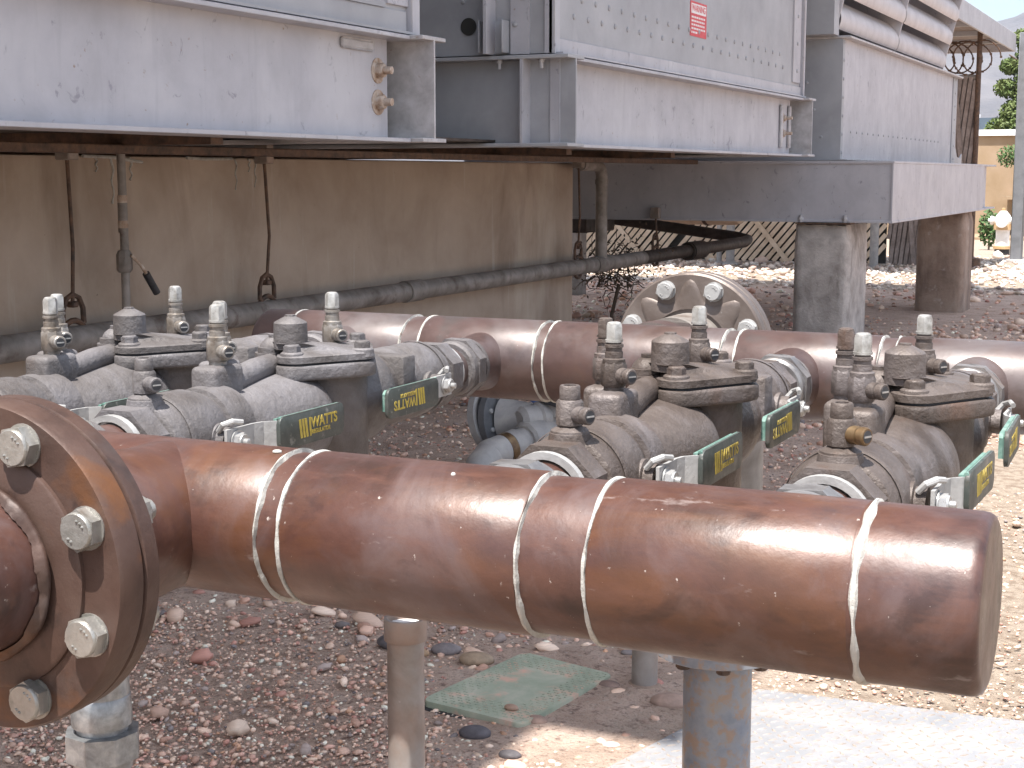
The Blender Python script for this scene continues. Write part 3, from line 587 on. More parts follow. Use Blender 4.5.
def assembly(label, loc, mats, lean=0., tc_plug=None):
    root = thing('backflow_valve_assembly', label, 'valve', loc, 'bronze backflow valve assemblies between the copper pipes')
    B, BP, C1, C2 = mats['body'], mats['valve'], mats['cap'], mats['cap2']
    Yx = (0, 1, 0)
    par = dict(root=root, pale=BP)
    D = Y2 - Y1
    for e in (0, 1):      # the two ends mirror each other
        f = (lambda t: t) if e == 0 else (lambda t: D - t)
        s = 1 if e == 0 else -1; ax = (0, s, 0)
        st = lambda prof: [(a, b) for a, b in prof]
        m = MB(); m.lathe(st([(.080, .0275), (.165, .0275)]), (0, f(0), 0), ax, 32); m.lathe([(.060+.02, .034), (.094, .034)], (0, f(0), 0), ax, 32)
        m.build('nipple', COPPER if e == 0 else COPPER_PALE, root)
        m = MB(); m.hexhead((0, f(.100), 0), ax, .0400, .024, rot=.35, crown=False, n=8); m.lathe([(.096, .036), (.130, .036), (.133, .033)], (0, f(0), 0), ax, 32); m.lathe([(.088, .0365), (.098, .0375)], (0, f(0), 0), ax, 32)
        m.build('union_nut', mats['union'], root, 25)
        m = MB(); m.lathe([(.160, .030), (.160, .0358), (.167, .0358), (.167, .030)], (0, f(0), 0), ax, 40, cap=False); m.build('sealing_ring', ZINC_WHITE, root)
        # ball valve: octagonal ends, swollen middle
        m = MB(); m.hexhead((0, f(.170), 0), ax, .0420, .034, rot=PI/8, crown=False, n=8)
        m.lathe([(.203, .036), (.206, .041), (.222, .0445), (.245, .046), (.268, .0455), (.283, .041), (.286, .0395), (.292, .0395)], (0, f(0), 0), ax, 48)
        m.lathe([(.222, .0455), (.224, .0465), (.228, .0465), (.230, .0462)], (0, f(0), 0), ax, 48, cap=False)
        if e == 0: m.lathe([(.030, .019), (.0435, .0165), (.0445, .014)], (0, .212, 0), (0, 0, 1), 24)
        m.build('ball_valve', BP, root)
        handle(par, f(.266), s, lean)
    test_cock(root, 0, .212, .0455, BP, C1, False, -24, tc_plug)
    # main body
    m = MB()
    pf = [(.288, .036), (.290, .0435), (.300, .0445), (.304, .041), (.330, .0415), (.352, .043), (.380, .0465), (.405, .0495), (.430, .0520), (.448, .0525), (.462, .0500), (.474, .044), (.480, .036)]
    m.lathe([(a, b) for a, b in pf if a < .335], (0, 0, 0), Yx, 64); m.lathe([(.326, .036)] + [(a, b) for a, b in pf if a > .32], (0, 0, -.011), Yx, 64)
    m.lathe([(-.085, .030), (-.080, .045), (-.070, .0495), (.030, .0495), (.036, .052)], (.004, .512, 0), (0, 0, 1), 56)
    pf2 = [(.500, .045), (.535, .052), (.556, .0555), (.575, .0560), (.590, .053), (.600, .046), (.606, .044), (.640, .044), (.644, .046), (.668, .046), (.670, .038)]
    m.lathe(pf2, (0, 0, 0), Yx, 64)
    # square tapping boss with ribs
    m.box((-.013, .342, .034), (.032, .050, .052), None, .006, 3); m.box((-.034, .375, .036), (.030, .040, .048), None, .006, 3)
    m.tube([(-.010, .360, .040), (-.014, .41, .047), (-.016, .44, .048)], .013, 12)
    m.box((.030, .628, .012), (.040, .030, .060), None, .004, 2)
    m.lathe([(0, .013), (.030, .013)], (-.026, .455, .036), n=24)
    m.prism(rhomb(.012, .507, .060, .083, .020), .016, lambda u, v, w: (u, v, .034 + w), .003)
    body = m.build('body', B, root, 40)
    # test cocks on the body
    test_cock(root, -.014, .345, .0605, FITTING if mats['new'] else B, C1, True, -26)
    test_cock(root, -.036, .380, .0605, FITTING if mats['new'] else B, C2, True, -26)
    test_cock(root, .002, .537, .0600, FITTING if mats['new'] else B, C1, True, -30)
    # cover, lofted from the diamond rim up to the cap seat
    m = MB(); ro = rhomb(.012, .507, .058, .081, .020); n = len(ro); vs = []
    cap_c = (0.0, .456)
    def loft(k, z, s, cc, rad=None):
        for i, (px_, py_) in enumerate(ro):
            if rad is None: vs.append(((px_-.012)*s + .012, (py_-.507)*s + .507, z))
            else:
                q = math.atan2(py_-.507, px_-.012); cx = cc[0]; cy = cc[1]; bx_, by_ = cx + rad*math.cos(q), cy + rad*math.sin(q)
                vs.append(((px_-.012)*k*(1-s) + .012*(1-s) + 0 + bx_*s, ((py_-.507)*k + .507)*(1-s) + by_*s, z))
    loft(1, .0525, 1, None); loft(1, .0590, 1, None); loft(1, .0602, .975, None); loft(1, .0606, .90, None); loft(.70, .0640, .35, cap_c, .030); loft(.5, .0685, .72, cap_c, .0245); loft(.3, .0725, 1, cap_c, .0205)
    fs = [(j*n+i, j*n+(i+1) % n, (j+1)*n+(i+1) % n, (j+1)*n+i) for j in range(6) for i in range(n)]; fs += [tuple(reversed(range(n))), tuple(6*n+i for i in range(n))]
    m.add(vs, fs)
    for (bx_, by_) in ((.012, .440), (.058, .507), (.012, .574), (-.034, .507)): m.lathe([(.055, .0135), (.0625, .0125), (.064, .0105)], (bx_, by_, 0), n=24)
    m.ball((-.024, .462, .0635), .0165, 20, 10, (1, 1, .85)); m.lathe([(0, .018), (.006, .018)], (-.026, .458, .054), n=24); m.lathe([(0, .007), (.003, .007)], (-.024, .462, .0765), n=16)
    cov = m.build('cover', B, root, 32)
    m = MB(); m.prism(rhomb(.012, .507, .054, .077, .018), .004, lambda u, v, w: (u, v, .0493 + w)); m.build('gasket', DARKP, root)
    m = MB(); m.lathe([(-.010, .0180), (.001, .0182), (.0175, .0178), (.0188, .0168), (.0245, .006)], (*cap_c, .0755), n=40, flat=False); m.lathe([(.0235, .0062), (.0262, .0058)], (*cap_c, .0755), n=6, flat=True)
    m.build('cover_cap', B, root, 30)
    for (bx_, by_) in ((.012, .440), (.058, .507), (.012, .574), (-.034, .507)):
        m = MB(); m.hexhead((bx_, by_, .064), (0, 0, 1), .0092, .0075, rot=random.random()); m.build('bolt', CHROME if mats['new'] is None else BP, root)
    m = MB(); m.hexhead((-.005, .507, -.082), (0, 0, -1), .020, .012, rot=.2); m.lathe([(-.11, .016), (-.08, .018)], (-.005, .507, 0), n=24); m.build('relief_port', B, root)
    return root
MA = dict(body=BRONZE_PALE, valve=BRONZE_PALE, cap=CAPM, cap2=CAPM, union=BRONZE_PALE, new=True)
MC = dict(body=BRONZE, valve=BRONZE, cap=CAPM, cap2=BRONZE, union=UNION, new=False)
def place(x): return (x, Y1, HZ)
assembly('palest dusty bronze backflow valve, farthest left, nearest the concrete wall', place(AX[0]), MA)
assembly('pale dusty bronze backflow valve second from the concrete wall, with lettered green handles', place(AX[1]), dict(MA))
assembly('brown bronze backflow valve in front of the upright rear flange, with lettered green handles', place(AX[2]), MC)
assembly('brown bronze backflow valve nearest the front pipe end, its front test cock orange brass', place(AX[3]), MC, lean=.03, tc_plug=BRASS)

# ------------------------------------------------------------------ support posts
def post(name, label, x, y, top, r, collar=None, mat=POSTM, base=True):
    t = thing(name, label, 'post', (x, y, 0)); o = Off(t)
    m = MB(); m.lathe([(-.1, r), (top, r), (top, r-.004), (top-.03, r-.004)], (x, y, 0), n=36, cap=False); o.part('pipe', m, mat)
    if base:
        m = MB(); m.lathe([(-.02, r+.022), (.006, r+.016), (.014, r+.004)], (x, y, 0), n=20, wob=.12); o.part('footing', m, CONC_BROWN)
    return t, o
t, o = post('support_post', 'plain steel post with a threaded collar on top, under the front pipe', -1.163, 2.075, .395, .0302)
m = MB(); m.lathe([(0, .0302), (0, .0345), (.001, .0350), (.036, .0350), (.037, .0342), (.037, .0300), (0, .0300)], (-1.163, 2.075, .372), n=36, cap=False); o.part('collar', m, POSTM)
m = MB(); m.lathe([(0, .0300), (.002, .0300)], (-1.163, 2.075, .395), n=30); o.part('plug', m, WHITEW)  # white disc stands in for sunlight inside the open post top
t, o = post('support_post', 'rear steel post between the green lid and the flanged riser', -1.093, 3.02, .62, .0285)
# galvanised post with union below the front flange
x, y = -1.165, 1.345
t = thing('galvanised_post', 'shiny galvanised pipe post with a hexagonal union below the front flange', 'post', (x, y, 0)); o = Off(t)
m = MB(); m.lathe([(-.1, .0300), (.36, .0300)], (x, y, 0), n=36); m.lathe([(.36, .0300), (.62, .0300)], (x, y, 0), n=36); o.part('pipe', m, GALV)
m = MB(); m.hexhead((x, y, .438), (0, 0, 1), .0445, .040, rot=.25, crown=False, n=8); m.lathe([(-.001, .036), (-.014, .034)], (x, y, .438), n=30); o.part('union_nut', m, GALV, None, 25)
m = MB(); m.lathe([(0, .035), (.006, .0355), (.034, .0345), (.036, .033), (.040, .0335), (.060, .0325), (.062, .030)], (x, y, .478), n=40); o.part('coupling', m, GALV)

# ------------------------------------------------------------------ covers and plate in the ground
from math import cos, sin
C = [(-1.418, 3.095), (-1.170, 3.035), (-1.228, 2.668), (-1.482, 2.708)]
def bil(u, v, w):
    a = Vector(C[3]).lerp(Vector(C[2]), u); b = Vector(C[0]).lerp(Vector(C[1]), u); p = a.lerp(b, v); return (p.x, p.y, w)
t = thing('valve_box_lid', 'faded green plastic valve box lid lying in the brown gravel', 'lid', (-1.33, 2.87, 0)); o = Off(t)
m = MB(); poly = [(.5 + a, .5 + b) for a, b in rr_poly(1, 1, .07)]
m.prism(poly, .022, lambda u, v, w: bil(u, v, w - .006), .004)
o.part('lid', m, LID)
m = MB()
for i in range(22):
    for j in range(30):
        u, v = .05 + .9*i/21, .04 + .92*j/29
        if .25 < u < .75 and .2 < v < .8: continue
        dx, dy = (.016, .006) if (i+j) % 2 else (-.016, .006)
        p = Vector(bil(u, v, .0155)); q = Vector(bil(u + dx, v + dy, .0155)); d = (q-p).normalized(); s = Vector((-d.y, d.x, 0))*.0016
        m.add([p-s, q-s, q+s, p+s, p-s+Vector((0, 0, .0017)), q-s+Vector((0, 0, .0017)), q+s+Vector((0, 0, .0017)), p+s+Vector((0, 0, .0017))], [(0, 1, 2, 3), (4, 5, 6, 7), (0, 1, 5, 4), (1, 2, 6, 5), (2, 3, 7, 6), (3, 0, 4, 7)])
o.part('tread_bars', m, LID)
m = MB(); m.prism([(.5 + a*1.10, .5 + b*1.07) for a, b in rr_poly(1, 1, .07)], .012, lambda u, v, w: bil(u, v, w-.010), .001); o.part('box_rim', m, DARKP)

P0 = Vector((-.855, 3.085, 0)); dr = Vector((1, .075, 0)).normalized(); dd = Vector((-.24, -.97, 0)).normalized()
def pl(u, v, w): q = P0 + dr*u + dd*v; return (q.x, q.y, w)
t = thing('steel_cover_plate', 'pale blue grey diamond tread steel plate in the lower right corner', 'plate', (-.4, 2.6, 0)); o = Off(t)
m = MB(); m.prism([(0, 0), (1.25, 0), (1.25, 1.1), (0, 1.1)], .014, pl, .002); o.part('sheet', m, PLATE)
m = MB(); zz = .0138
for i in range(50):
    for j in range(40):
        u, v = .012 + i*.0245, .012 + j*.0265
        if u > .9 or v > .65: continue
        a = R_(40) if (i+j) % 2 else R_(-50); L_, W_ = .0105, .0030
        ca, sa = cos(a), sin(a); P = [(u+ca*L_, v+sa*L_), (u-sa*W_, v+ca*W_), (u-ca*L_, v-sa*L_), (u+sa*W_, v-ca*W_)]
        b = [pl(*q, zz) for q in P]; Tt = [pl(u+(q[0]-u)*.6, v+(q[1]-v)*.6, zz+.0022) for q in P]
        m.add(b+Tt, [(4, 5, 6, 7), (0, 1, 5, 4), (1, 2, 6, 5), (2, 3, 7, 6), (3, 0, 4, 7)])
o.part('tread_pattern', m, TREAD, None, 20)

# ------------------------------------------------------------------ steelwork
def ibeam_y(m, xo, y0, y1, z0, z1, w=.165, tf=.014, tw=.010, cope=0.):
    """I-beam along Y whose outer (+X) flange edges are at xo"""
    m.bx(xo-w, xo, y0, y1, z0, z0+tf, .002); m.bx(xo-w, xo, y0, y1, z1-tf, z1, .002)
    m.bx(xo-w/2-tw/2, xo-w/2+tw/2, y0, y1-cope, z0+tf-.002, z1-tf+.002)
def ibeam_x(m, yc, x0, x1, z0, z1, w=.165, tf=.014, tw=.010):
    m.bx(x0, x1, yc-w/2, yc+w/2, z0, z0+tf, .002); m.bx(x0, x1, yc-w/2, yc+w/2, z1-tf, z1, .002)
    m.bx(x0, x1, yc-tw/2, yc+tw/2, z0+tf-.002, z1-tf+.002)
ZB0, ZB1 = EYE+.105, EYE+.455
def rod_nut(m, x, y, z, ax=(1, 0, 0), R=.022, L=.05):
    m.lathe([(0, R*1.6), (.004, R*1.6)], (x, y, z), ax, 24); m.hexhead(Vector((x, y, z))+Vector(ax)*.004, ax, R, R*.9, rot=.3); m.lathe([(0, R*.5), (L, R*.5)], (x, y, z), ax, 14)
# near unit
XA = -2.47
t = thing('steel_beam', 'long lilac grey I-beam at top left, its end bolted with two rusty nuts', 'beam', (XA-.08, 1.5, ZB0), 'steel I-beams of the cooling tower base'); o = Off(t)
m = MB(); ibeam_y(m, XA, -1.2, 4.478, ZB0, ZB1, cope=.02); o.part('beam', m, STEELP)
for z in (ZB0+.232, ZB0+.130):
    m = MB(); rod_nut(m, XA-.078, 4.395, z, R=.026, L=.055); o.part('bolt', m, RUSTNUT)
m = MB(); m.bx(XA-.075, XA-.066, 4.16, 4.36, ZB0+.29, ZB0+.325, .008); o.part('lug', m, STEELW)
t = thing('steel_cross_beam', 'short visible end of an I-beam section closing the near left beam', 'beam', (XA+.05, 4.565, ZB0), 'steel cross beams of the cooling tower base'); o = Off(t)
m = MB(); ibeam_x(m, 4.565, -6.5, XA+.045, ZB0+.001, ZB1+.001); o.part('beam', m, STEELW)
# casing above the near beam
t = thing('cooling_tower_casing', 'grey sheet metal casing resting on the top left beam', 'casing', (XA-.5, 1.6, ZB1), 'sheet metal casings of the cooling towers'); o = Off(t)
ztop = EYE+4.6
m = MB(); m.bx(-6.4, XA-.060, -1.2, 4.60, ZB1+.008, ztop); o.part('panel', m, STEELG)
m = MB(); m.bx(XA-.062, XA-.015, -1.2, 4.55, ZB1+.006, ZB1+.014); m.bx(XA-.062, XA-.052, -1.2, 4.55, ZB1+.012, ZB1+.085, .002); m.bx(XA-.052, XA-.046, -1.2, 4.4, ZB1+.085, ZB1+.10); o.part('base_angle', m, STEELG)
m = MB(); m.bx(XA-.062, XA-.036, 4.56, 4.615, ZB1+.006, ztop, .003); m.bx(XA-.064, XA-.05, 4.42, 4.56, ZB1+.10, ztop, .002); o.part('corner_post', m, STEELP)
# second unit
XB = -2.33
t = thing('steel_beam', 'lilac grey I-beam at top centre below the casing with the red sign', 'beam', (XB-.08, 7.4, ZB0), 'steel I-beams of the cooling tower base'); o = Off(t)
m = MB(); ibeam_y(m, XB, 5.57, 9.115, ZB0, ZB1, cope=.02); o.part('beam', m, STEELP)
for z in (ZB0+.225, ZB0+.135):
    m = MB(); rod_nut(m, XB-.078, 8.93, z, R=.020, L=.06); o.part('bolt', m, RUSTNUT)
m = MB(); m.bx(XB-.075, XB-.060, 8.85, 8.89, ZB0+.05, ZB0+.30, .004); m.bx(XB-.075, XB-.060, 9.03, 9.07, ZB0+.05, ZB0+.30, .004); o.part('clip_angle', m, STEELW)
for yc, lab in ((5.485, 'dark grey I-beam face and end section left of the centre beam'), (9.20, 'narrow I-beam end section closing the centre beam on the right')):
    t = thing('steel_cross_beam', lab, 'beam', (XB, yc, ZB0), 'steel cross beams of the cooling tower base'); o = Off(t)
    m = MB(); ibeam_x(m, yc, -6.5, XB+.035, ZB0+.001, ZB1+.001); o.part('beam', m, STEELG if yc < 6 else STEELW)
    if yc < 6:
        m = MB(); m.bx(-2.498, -2.488, yc-.082, yc-.005, ZB0+.013, ZB1-.013); m.bx(-2.40, -2.36, yc-.012, yc-.005, ZB0+.013, ZB1-.013); o.part('stiffener', m, STEELP)
        m = MB()
        for x_ in (-2.60, -2.42): m.hexhead((x_, yc-.05, ZB1-.014), (0, 0, -1), .012, .012); m.lathe([(0, .007), (.035, .007)], (x_, yc-.05, ZB1-.014), (0, 0, -1), 10)
        o.part('bolt', m, STEELW)
t = thing('cooling_tower_casing', 'big grey riveted casing at top centre carrying the red warning sign', 'casing', (XB-.6, 7.4, ZB1), 'sheet metal casings of the cooling towers'); o = Off(t)
m = MB(); m.bx(-6.4, XB-.055, 5.44, 9.235, ZB1+.008, ztop); o.part('panel', m, STEELG)
m = MB(); m.bx(XB-.057, XB-.010, 5.46, 9.21, ZB1+.006, ZB1+.013); m.bx(XB-.057, XB-.044, 5.46, 9.21, ZB1+.012, ZB1+.068, .002); o.part('base_angle', m, STEELP)
m = MB(); m.bx(XB-.075, XB-.030, 5.425, 5.439, ZB1+.006, ztop, .002); m.bx(XB-.056, XB-.040, 5.425, 5.50, ZB1+.006, ztop, .002)
m.bx(XB-.22, XB-.14, 5.428, 5.439, ZB1+.006, ztop, .001); m.bx(XB-.30, XB-.287, 5.35, 5.438, ZB1+.006, ztop); o.part('corner_post', m, STEELP)
m = MB(); m.bx(XB-.056, XB-.045, 9.03, 9.19, ZB1+.09, ztop, .002); m.bx(XB-.056, XB-.030, 9.215, 9.25, ZB1+.006, ztop, .003); o.part('edge_post', m, STEELP)
m = MB()     # bracket tabs and a black disc painted as a dark hole on the end face
for x_ in (-2.66, -2.56): m.bx(x_-.004, x_+.004, 5.37, 5.438, ZB1+.012, ZB1+.135, .002)
m.bx(-2.66, -2.56, 5.43, 5.4385, ZB1+.012, ZB1+.135); o.part('bracket', m, STEELG)
m = MB(); m.lathe([(0, .034), (.003, .034)], (-2.735, 5.4365, ZB1+.12), (0, -1, 0), 32, up=(0, 0, 1), sx=1); o.part('hole', m, DARKIN)
m = MB()
def rivet(m, p, ax, r=.010):
    q = MB(); q.lathe([(0, r), (r*.35, r*.9), (r*.6, r*.5), (r*.65, .001)], p, ax, 10); o.part('rivet', q, STEELG)
for k in range(22):
    rivet(m, (XB-.0555, 5.60 + k*.15, ZB1+.235), (1, 0, 0), .0125); rivet(m, (XB-.0555, 5.67 + k*.15, ZB1+.165), (1, 0, 0), .0125)
for k in range(14):
    rivet(m, (XB-.045, 9.11, ZB1+.16+k*.16), (1, 0, 0), .012)
for p in ((-2.52, .33), (-2.53, .12), (-2.45, .36), (-2.60, .30), (-2.62, .22), (-2.70, .27), (-2.76, .22), (-2.82, .34), (-2.50, .22), (-2.58, .05), (-2.58, .10)):
    rivet(m, (p[0], 5.4385 if p[0] < -2.55 else 5.427, ZB1+p[1]), (0, -1, 0), .011)
# warning sign
sy, sz0 = 7.24, 1.785
t = thing('warning_sign', 'small red and white warning sign on the riveted casing', 'sign', (XB-.053, sy, sz0)); o = Off(t)
m = MB(); m.bx(XB-.0548, XB-.0525, sy-.125, sy+.125, sz0, sz0+.165); o.part('plate', m, RED)
m = MB(); m.bx(XB-.0524, XB-.0518, sy-.113, sy+.113, sz0+.108, sz0+.155); o.part('header_strip', m, SIGNW)
def st(x0, y0): return lambda a, b, z: (XB-.0516 + z - o.l.x, sy + a + x0 - o.l.y, sz0 + b + y0 - o.l.z)
text_mesh('lettering', 'WARNING', .043, st(0, .132), RED, t, .0010, ax='CENTER')
m = MB()
for k in range(5):
    x_ = sy - .108
    while x_ < sy + (.095 if k < 4 else -.02):
        w_ = random.uniform(.012, .032); m.bx(XB-.0524, XB-.0520, x_, min(x_+w_, sy+.108), sz0+.086-k*.018, sz0+.095-k*.018); x_ += w_+.008
o.part('fine_print', m, SIGNW)

# base beams on the piers
XC, YC = -1.85, 9.47; ZC0, ZC1 = EYE-.300, EYE+.080
t = thing('base_beam', 'long dark grey base I-beam under the units, carried by the near pier', 'beam', (-3.4, YC, ZC0)); o = Off(t)
m = MB(); m.bx(-7.5, XC-.002, YC, YC+.18, ZC0, ZC0+.015, .002); m.bx(-7.5, XC-.002, YC, YC+.18, ZC1-.015, ZC1, .002); m.bx(-7.5, XC-.005, YC+.012, YC+.024, ZC0+.013, ZC1-.013); o.part('beam', m, STEELP)
m = MB()
for x_ in (-2.42, -2.14): m.hexhead((x_, YC+.0, ZC0+.015), (0, 0, 1), .018, .016); m.lathe([(0, .010), (.045, .010)], (x_, YC+.0, ZC0+.0), n=12)
o.part('anchor_bolt', m, STEELW)
m = MB(); m.bx(-2.45, -2.10, YC-.02, YC+.10, ZC0-.012, ZC0-.002, .002); o.part('base_plate', m, IRON)
t = thing('base_beam', 'lilac grey base I-beam running back over the far pier', 'beam', (XC, 11.7, ZC0)); o = Off(t)
m = MB(); m.bx(XC-.16, XC+.004, YC+.001, 14.05, ZC0-.001, ZC0+.014, .002); m.bx(XC-.16, XC+.004, YC+.001, 14.05, ZC1-.014, ZC1+.001, .002); m.bx(XC-.010, XC, YC+.002, 13.35, ZC0+.012, ZC1-.012); m.bx(XC-.09, XC-.08, 13.30, 14.05, ZC0+.012, ZC1-.012); o.part('beam', m, STEELP)
m = MB()
for z in (.10, .19, .28): m.hexhead((XC-.08, 13.55, ZC0+z), (1, 0, 0), .022, .018); m.lathe([(0, .012), (.05, .012)], (XC-.08, 13.55, ZC0+z), (1, 0, 0), 12)
o.part('bolt', m, RUSTNUT)
# piers
def pier(label, x0, x1, y0, y1, z1, mat, side=None):
    m = MB(); bm = bmesh.new(); bmesh.ops.create_cube(bm, size=1); bmesh.ops.subdivide_edges(bm, edges=bm.edges, cuts=10, use_grid_fill=True)
    for v in bm.verts:
        c = v.co.copy(); z = (c.z+.5)*(z1+.2) - .2; x = x0 + (c.x+.5)*(x1-x0); y = y0 + (c.y+.5)*(y1-y0)
        edge = (abs(abs(c.x)-.5) < 1e-4) + (abs(abs(c.y)-.5) < 1e-4) + (c.z > .499)
        if edge >= 2:
            x += (.012 + .012*random.random()) * (-1 if c.x > 0 else 1) * (abs(abs(c.x)-.5) < 1e-4); y += (.012 + .010*random.random()) * (-1 if c.y > 0 else 1) * (abs(abs(c.y)-.5) < 1e-4)
            if c.z > .499: z -= .010*random.random()
        v.co = Vector((x, y, z))
    bm.verts.index_update(); m.add([v.co[:] for v in bm.verts], [tuple(v.index for v in f.verts) for f in bm.faces]); bm.free()
    o = m.build('concrete_pier', mat, None, 60); recentre(o); tag(o, label, 'pier', 'concrete piers under the base beams'); return o
pier('grey weathered concrete pier, the nearer one, under the beam corner', -2.475, -2.115, 9.50, 10.08, ZC0-.014, CONC_PIER)
pier('brown stained concrete pier, the farther one, right of the nearer pier', -2.27, -1.885, 12.66, 13.14, ZC0-.004, CONC_BROWN)

# louvred air inlet unit
XD = -2.23; ZD0, ZD1 = ZC1+.006, EYE+.845; YD0, YD1 = 9.66, 14.15
t = thing('louvred_tower_unit', 'lilac grey box unit with slanted curved louvres at top right', 'air inlet', (XD-.5, 11.5, ZD0)); o = Off(t)
m = MB(); m.bx(-4.9, XD, YD0, YD1, ZD0, ZD1); o.part('lower_casing', m, STEELP)
m = MB(); m.bx(-4.9, XD+.055, YD0-.02, YD1+.02, ZD1+.001, ZD1+.016, .003); m.bx(XD+.001, XD+.055, YD0-.02, YD1, ZD0, ZD0+.010, .002); o.part('ledge', m, STEELW)
m = MB(); m.bx(XD-.06, XD+.006, YD0-.006, YD0+.05, ZD0, ZD1); m.bx(-3.2, XD-.002, YD0-.005, YD0-.001, ZD0, ZD1); o.part('edge_strip', m, STEELG)
m = MB(); m.bx(XD+.001, XD+.007, YD1-.22, YD1, ZD0, ZD1)
m.prism([(YD1, ZD0), (YD1+.45, ZD0), (YD1+.45, ZD0+.10), (YD1+.33, ZD0+.06), (YD1+.18, ZD0+.07), (YD1+.06, ZD0+.16), (YD1, ZD0+.3)], .008, lambda u, v, w: (XD-.01+w, u, v)); o.part('edge_strip', m, STEELG)
m = MB()
for k in range(20): rivet(m, (XD, 9.95+k*.175, ZD0+.185), (1, 0, 0), .009)
for k in range(7): rivet(m, (XD+.006, YD0+.022, ZD0+.05+k*.115), (1, 0, 0), .012); rivet(m, (XD+.007, YD1-.11, ZD0+.05+k*.115), (1, 0, 0), .010)
for k in range(4): rivet(m, (XD-.12-.05*k, YD0-.006, ZD0+.15+k*.17), (0, -1, 0), .010)
lean = .24; HL = 1.55
def lx(z): return XD - .02 + lean * (z - ZD1)
fy = [9.64, 11.52, 13.62]
for y_ in fy:
    m = MB(); m.prism([(-.60, ZD1+.016), (-.03, ZD1+.016), (-.03+lean*HL, ZD1+HL), (-.55+lean*HL*0, ZD1+HL)], .016, lambda u, v, w: (XD - .02 + u, y_ + w, v), .001)
    o.part('fin', m, STEELP)
for a, b in zip(fy[:-1], fy[1:]):
    for k in range(8):
        z0 = ZD1 + .075 + k*.195; m = MB(); n = 9; vs = []; nyy = 2
        for j, y_ in enumerate((a+.018, b-.002)):
            for i in range(n):
                s = i/(n-1); xx = lx(z0 + .17*(1-s)) - .13 + .10*s + .045*math.sin(PI*s); z = z0 + .20*(1-s) - .02 + (.0 if i < n-1 else .012)
                vs.append((xx, y_, z))
            for i in range(n):
                s = i/(n-1); xx = lx(z0 + .17*(1-s)) - .13 + .10*s + .045*math.sin(PI*s); z = z0 + .20*(1-s) - .02 + (.0 if i < n-1 else .012); vs.append((xx-.005, y_, z-.005))
        fs = []
        N2 = 2*n
        for i in range(n-1): fs += [(i, i+1, N2+i+1, N2+i), (n+i, N2+n+i, N2+n+i+1, n+i+1)]
        fs += [(0, N2, N2+n, n), (n-1, 2*n-1, N2+2*n-1, N2+n-1)]
        m.add(vs, fs); o.part('louvre', m, LOUV, None, 50)
m = MB(); m.bx(-4.9, XD-.62, 9.64, 13.64, ZD1+.016, ZD1+HL); o.part('inner_wall', m, STEELG)
m = MB(); m.bx(-4.9, XD-.02, YD0-.16, YD0-.025, ZD1+.016, ZD1+HL); o.part('end_panel', m, STEELG)

# unseen fan deck overhang, inferred from the ground shade and shaped to cast it
t = thing('tower_fan_deck', 'wide unseen steel fan deck, inferred, overhanging high above the wall and ground', 'deck', (-3.5, 7, ztop)); o = Off(t)
m = MB(); m.bx(-6.6, -.90, .5, 13.4, ztop+.01, ztop+.12); m.bx(-6.6, -1.2, -.6, .5, ztop+.01, ztop+.12); m.bx(-6.6, -2.6, 4.62, 5.43, ztop-.5, ztop+.01); o.part('deck_plate', m, STEELG)
m = MB()
for k in range(5): m.tube([(-1.2, 1.0+k*2.7, ztop+.01), (-2.45, 1.0+k*2.7, ztop-.7)], .03, 8)
o.part('brace', m, STEELG)

# underside framing (dark gap below the beams)
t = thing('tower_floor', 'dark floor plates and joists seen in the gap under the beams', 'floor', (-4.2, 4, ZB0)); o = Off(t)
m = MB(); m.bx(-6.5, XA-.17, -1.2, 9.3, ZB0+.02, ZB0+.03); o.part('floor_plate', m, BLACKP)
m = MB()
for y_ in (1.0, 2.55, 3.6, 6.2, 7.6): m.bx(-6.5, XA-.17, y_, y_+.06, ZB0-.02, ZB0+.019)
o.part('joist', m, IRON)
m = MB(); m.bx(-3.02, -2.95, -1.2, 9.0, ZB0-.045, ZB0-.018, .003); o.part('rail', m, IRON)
m = MB(); m.bx(-6.62, -6.52, -1.2, 9.3, -.1, ZB0+.02); o.part('black_backing', m, BLACKP)  # added black sheet hides daylight showing under the tower floor

# ------------------------------------------------------------------ wall
XW, YW = -3.5, 8.33; ZW = EYE + .064
m = MB(); n = 60; xs_ = XW
m.bx(XW-.3, XW, -1.5, YW, -.2, ZW, .012, 2)
w = m.build('concrete_wall', CONC_WALL); recentre(w); tag(w, 'long stained tan concrete wall in shade under the steel beams', 'wall')
# pale drips of spilled grout down the wall top
m = MB()
def drip(y, L, w0):
    pts = []; n = 10
    for i in range(n+1): pts.append((XW+.002, y + .006*math.sin(i*1.3+y), ZW - .005 - L*i/n))
    m.tube(pts, [w0*(1-.6*i/n) for i in range(n)] + [w0*.9], 6)
for y_, L, w0 in ((4.20, .16, .005), (4.24, .05, .008), (4.30, .08, .005), (4.93, .12, .004), (5.02, .05, .005), (5.06, .11, .004), (5.12, .05, .004), (4.12, .05, .004)): drip(y_, L, w0)
m.tube([(XW+.003, 4.05, ZW-.003), (XW+.004, 4.2, ZW-.006), (XW+.004, 4.36, ZW-.022)], .006, 6)
m.tube([(XW+.003, 4.62, ZW-.004), (XW+.006, 4.72, ZW-.008), (XW+.004, 4.9, ZW-.005)], .006, 6)
dr_ = m.build('grout_drips', SOLDER); dr_.parent = w; dr_.matrix_parent_inverse = Matrix.Translation(-w.location)

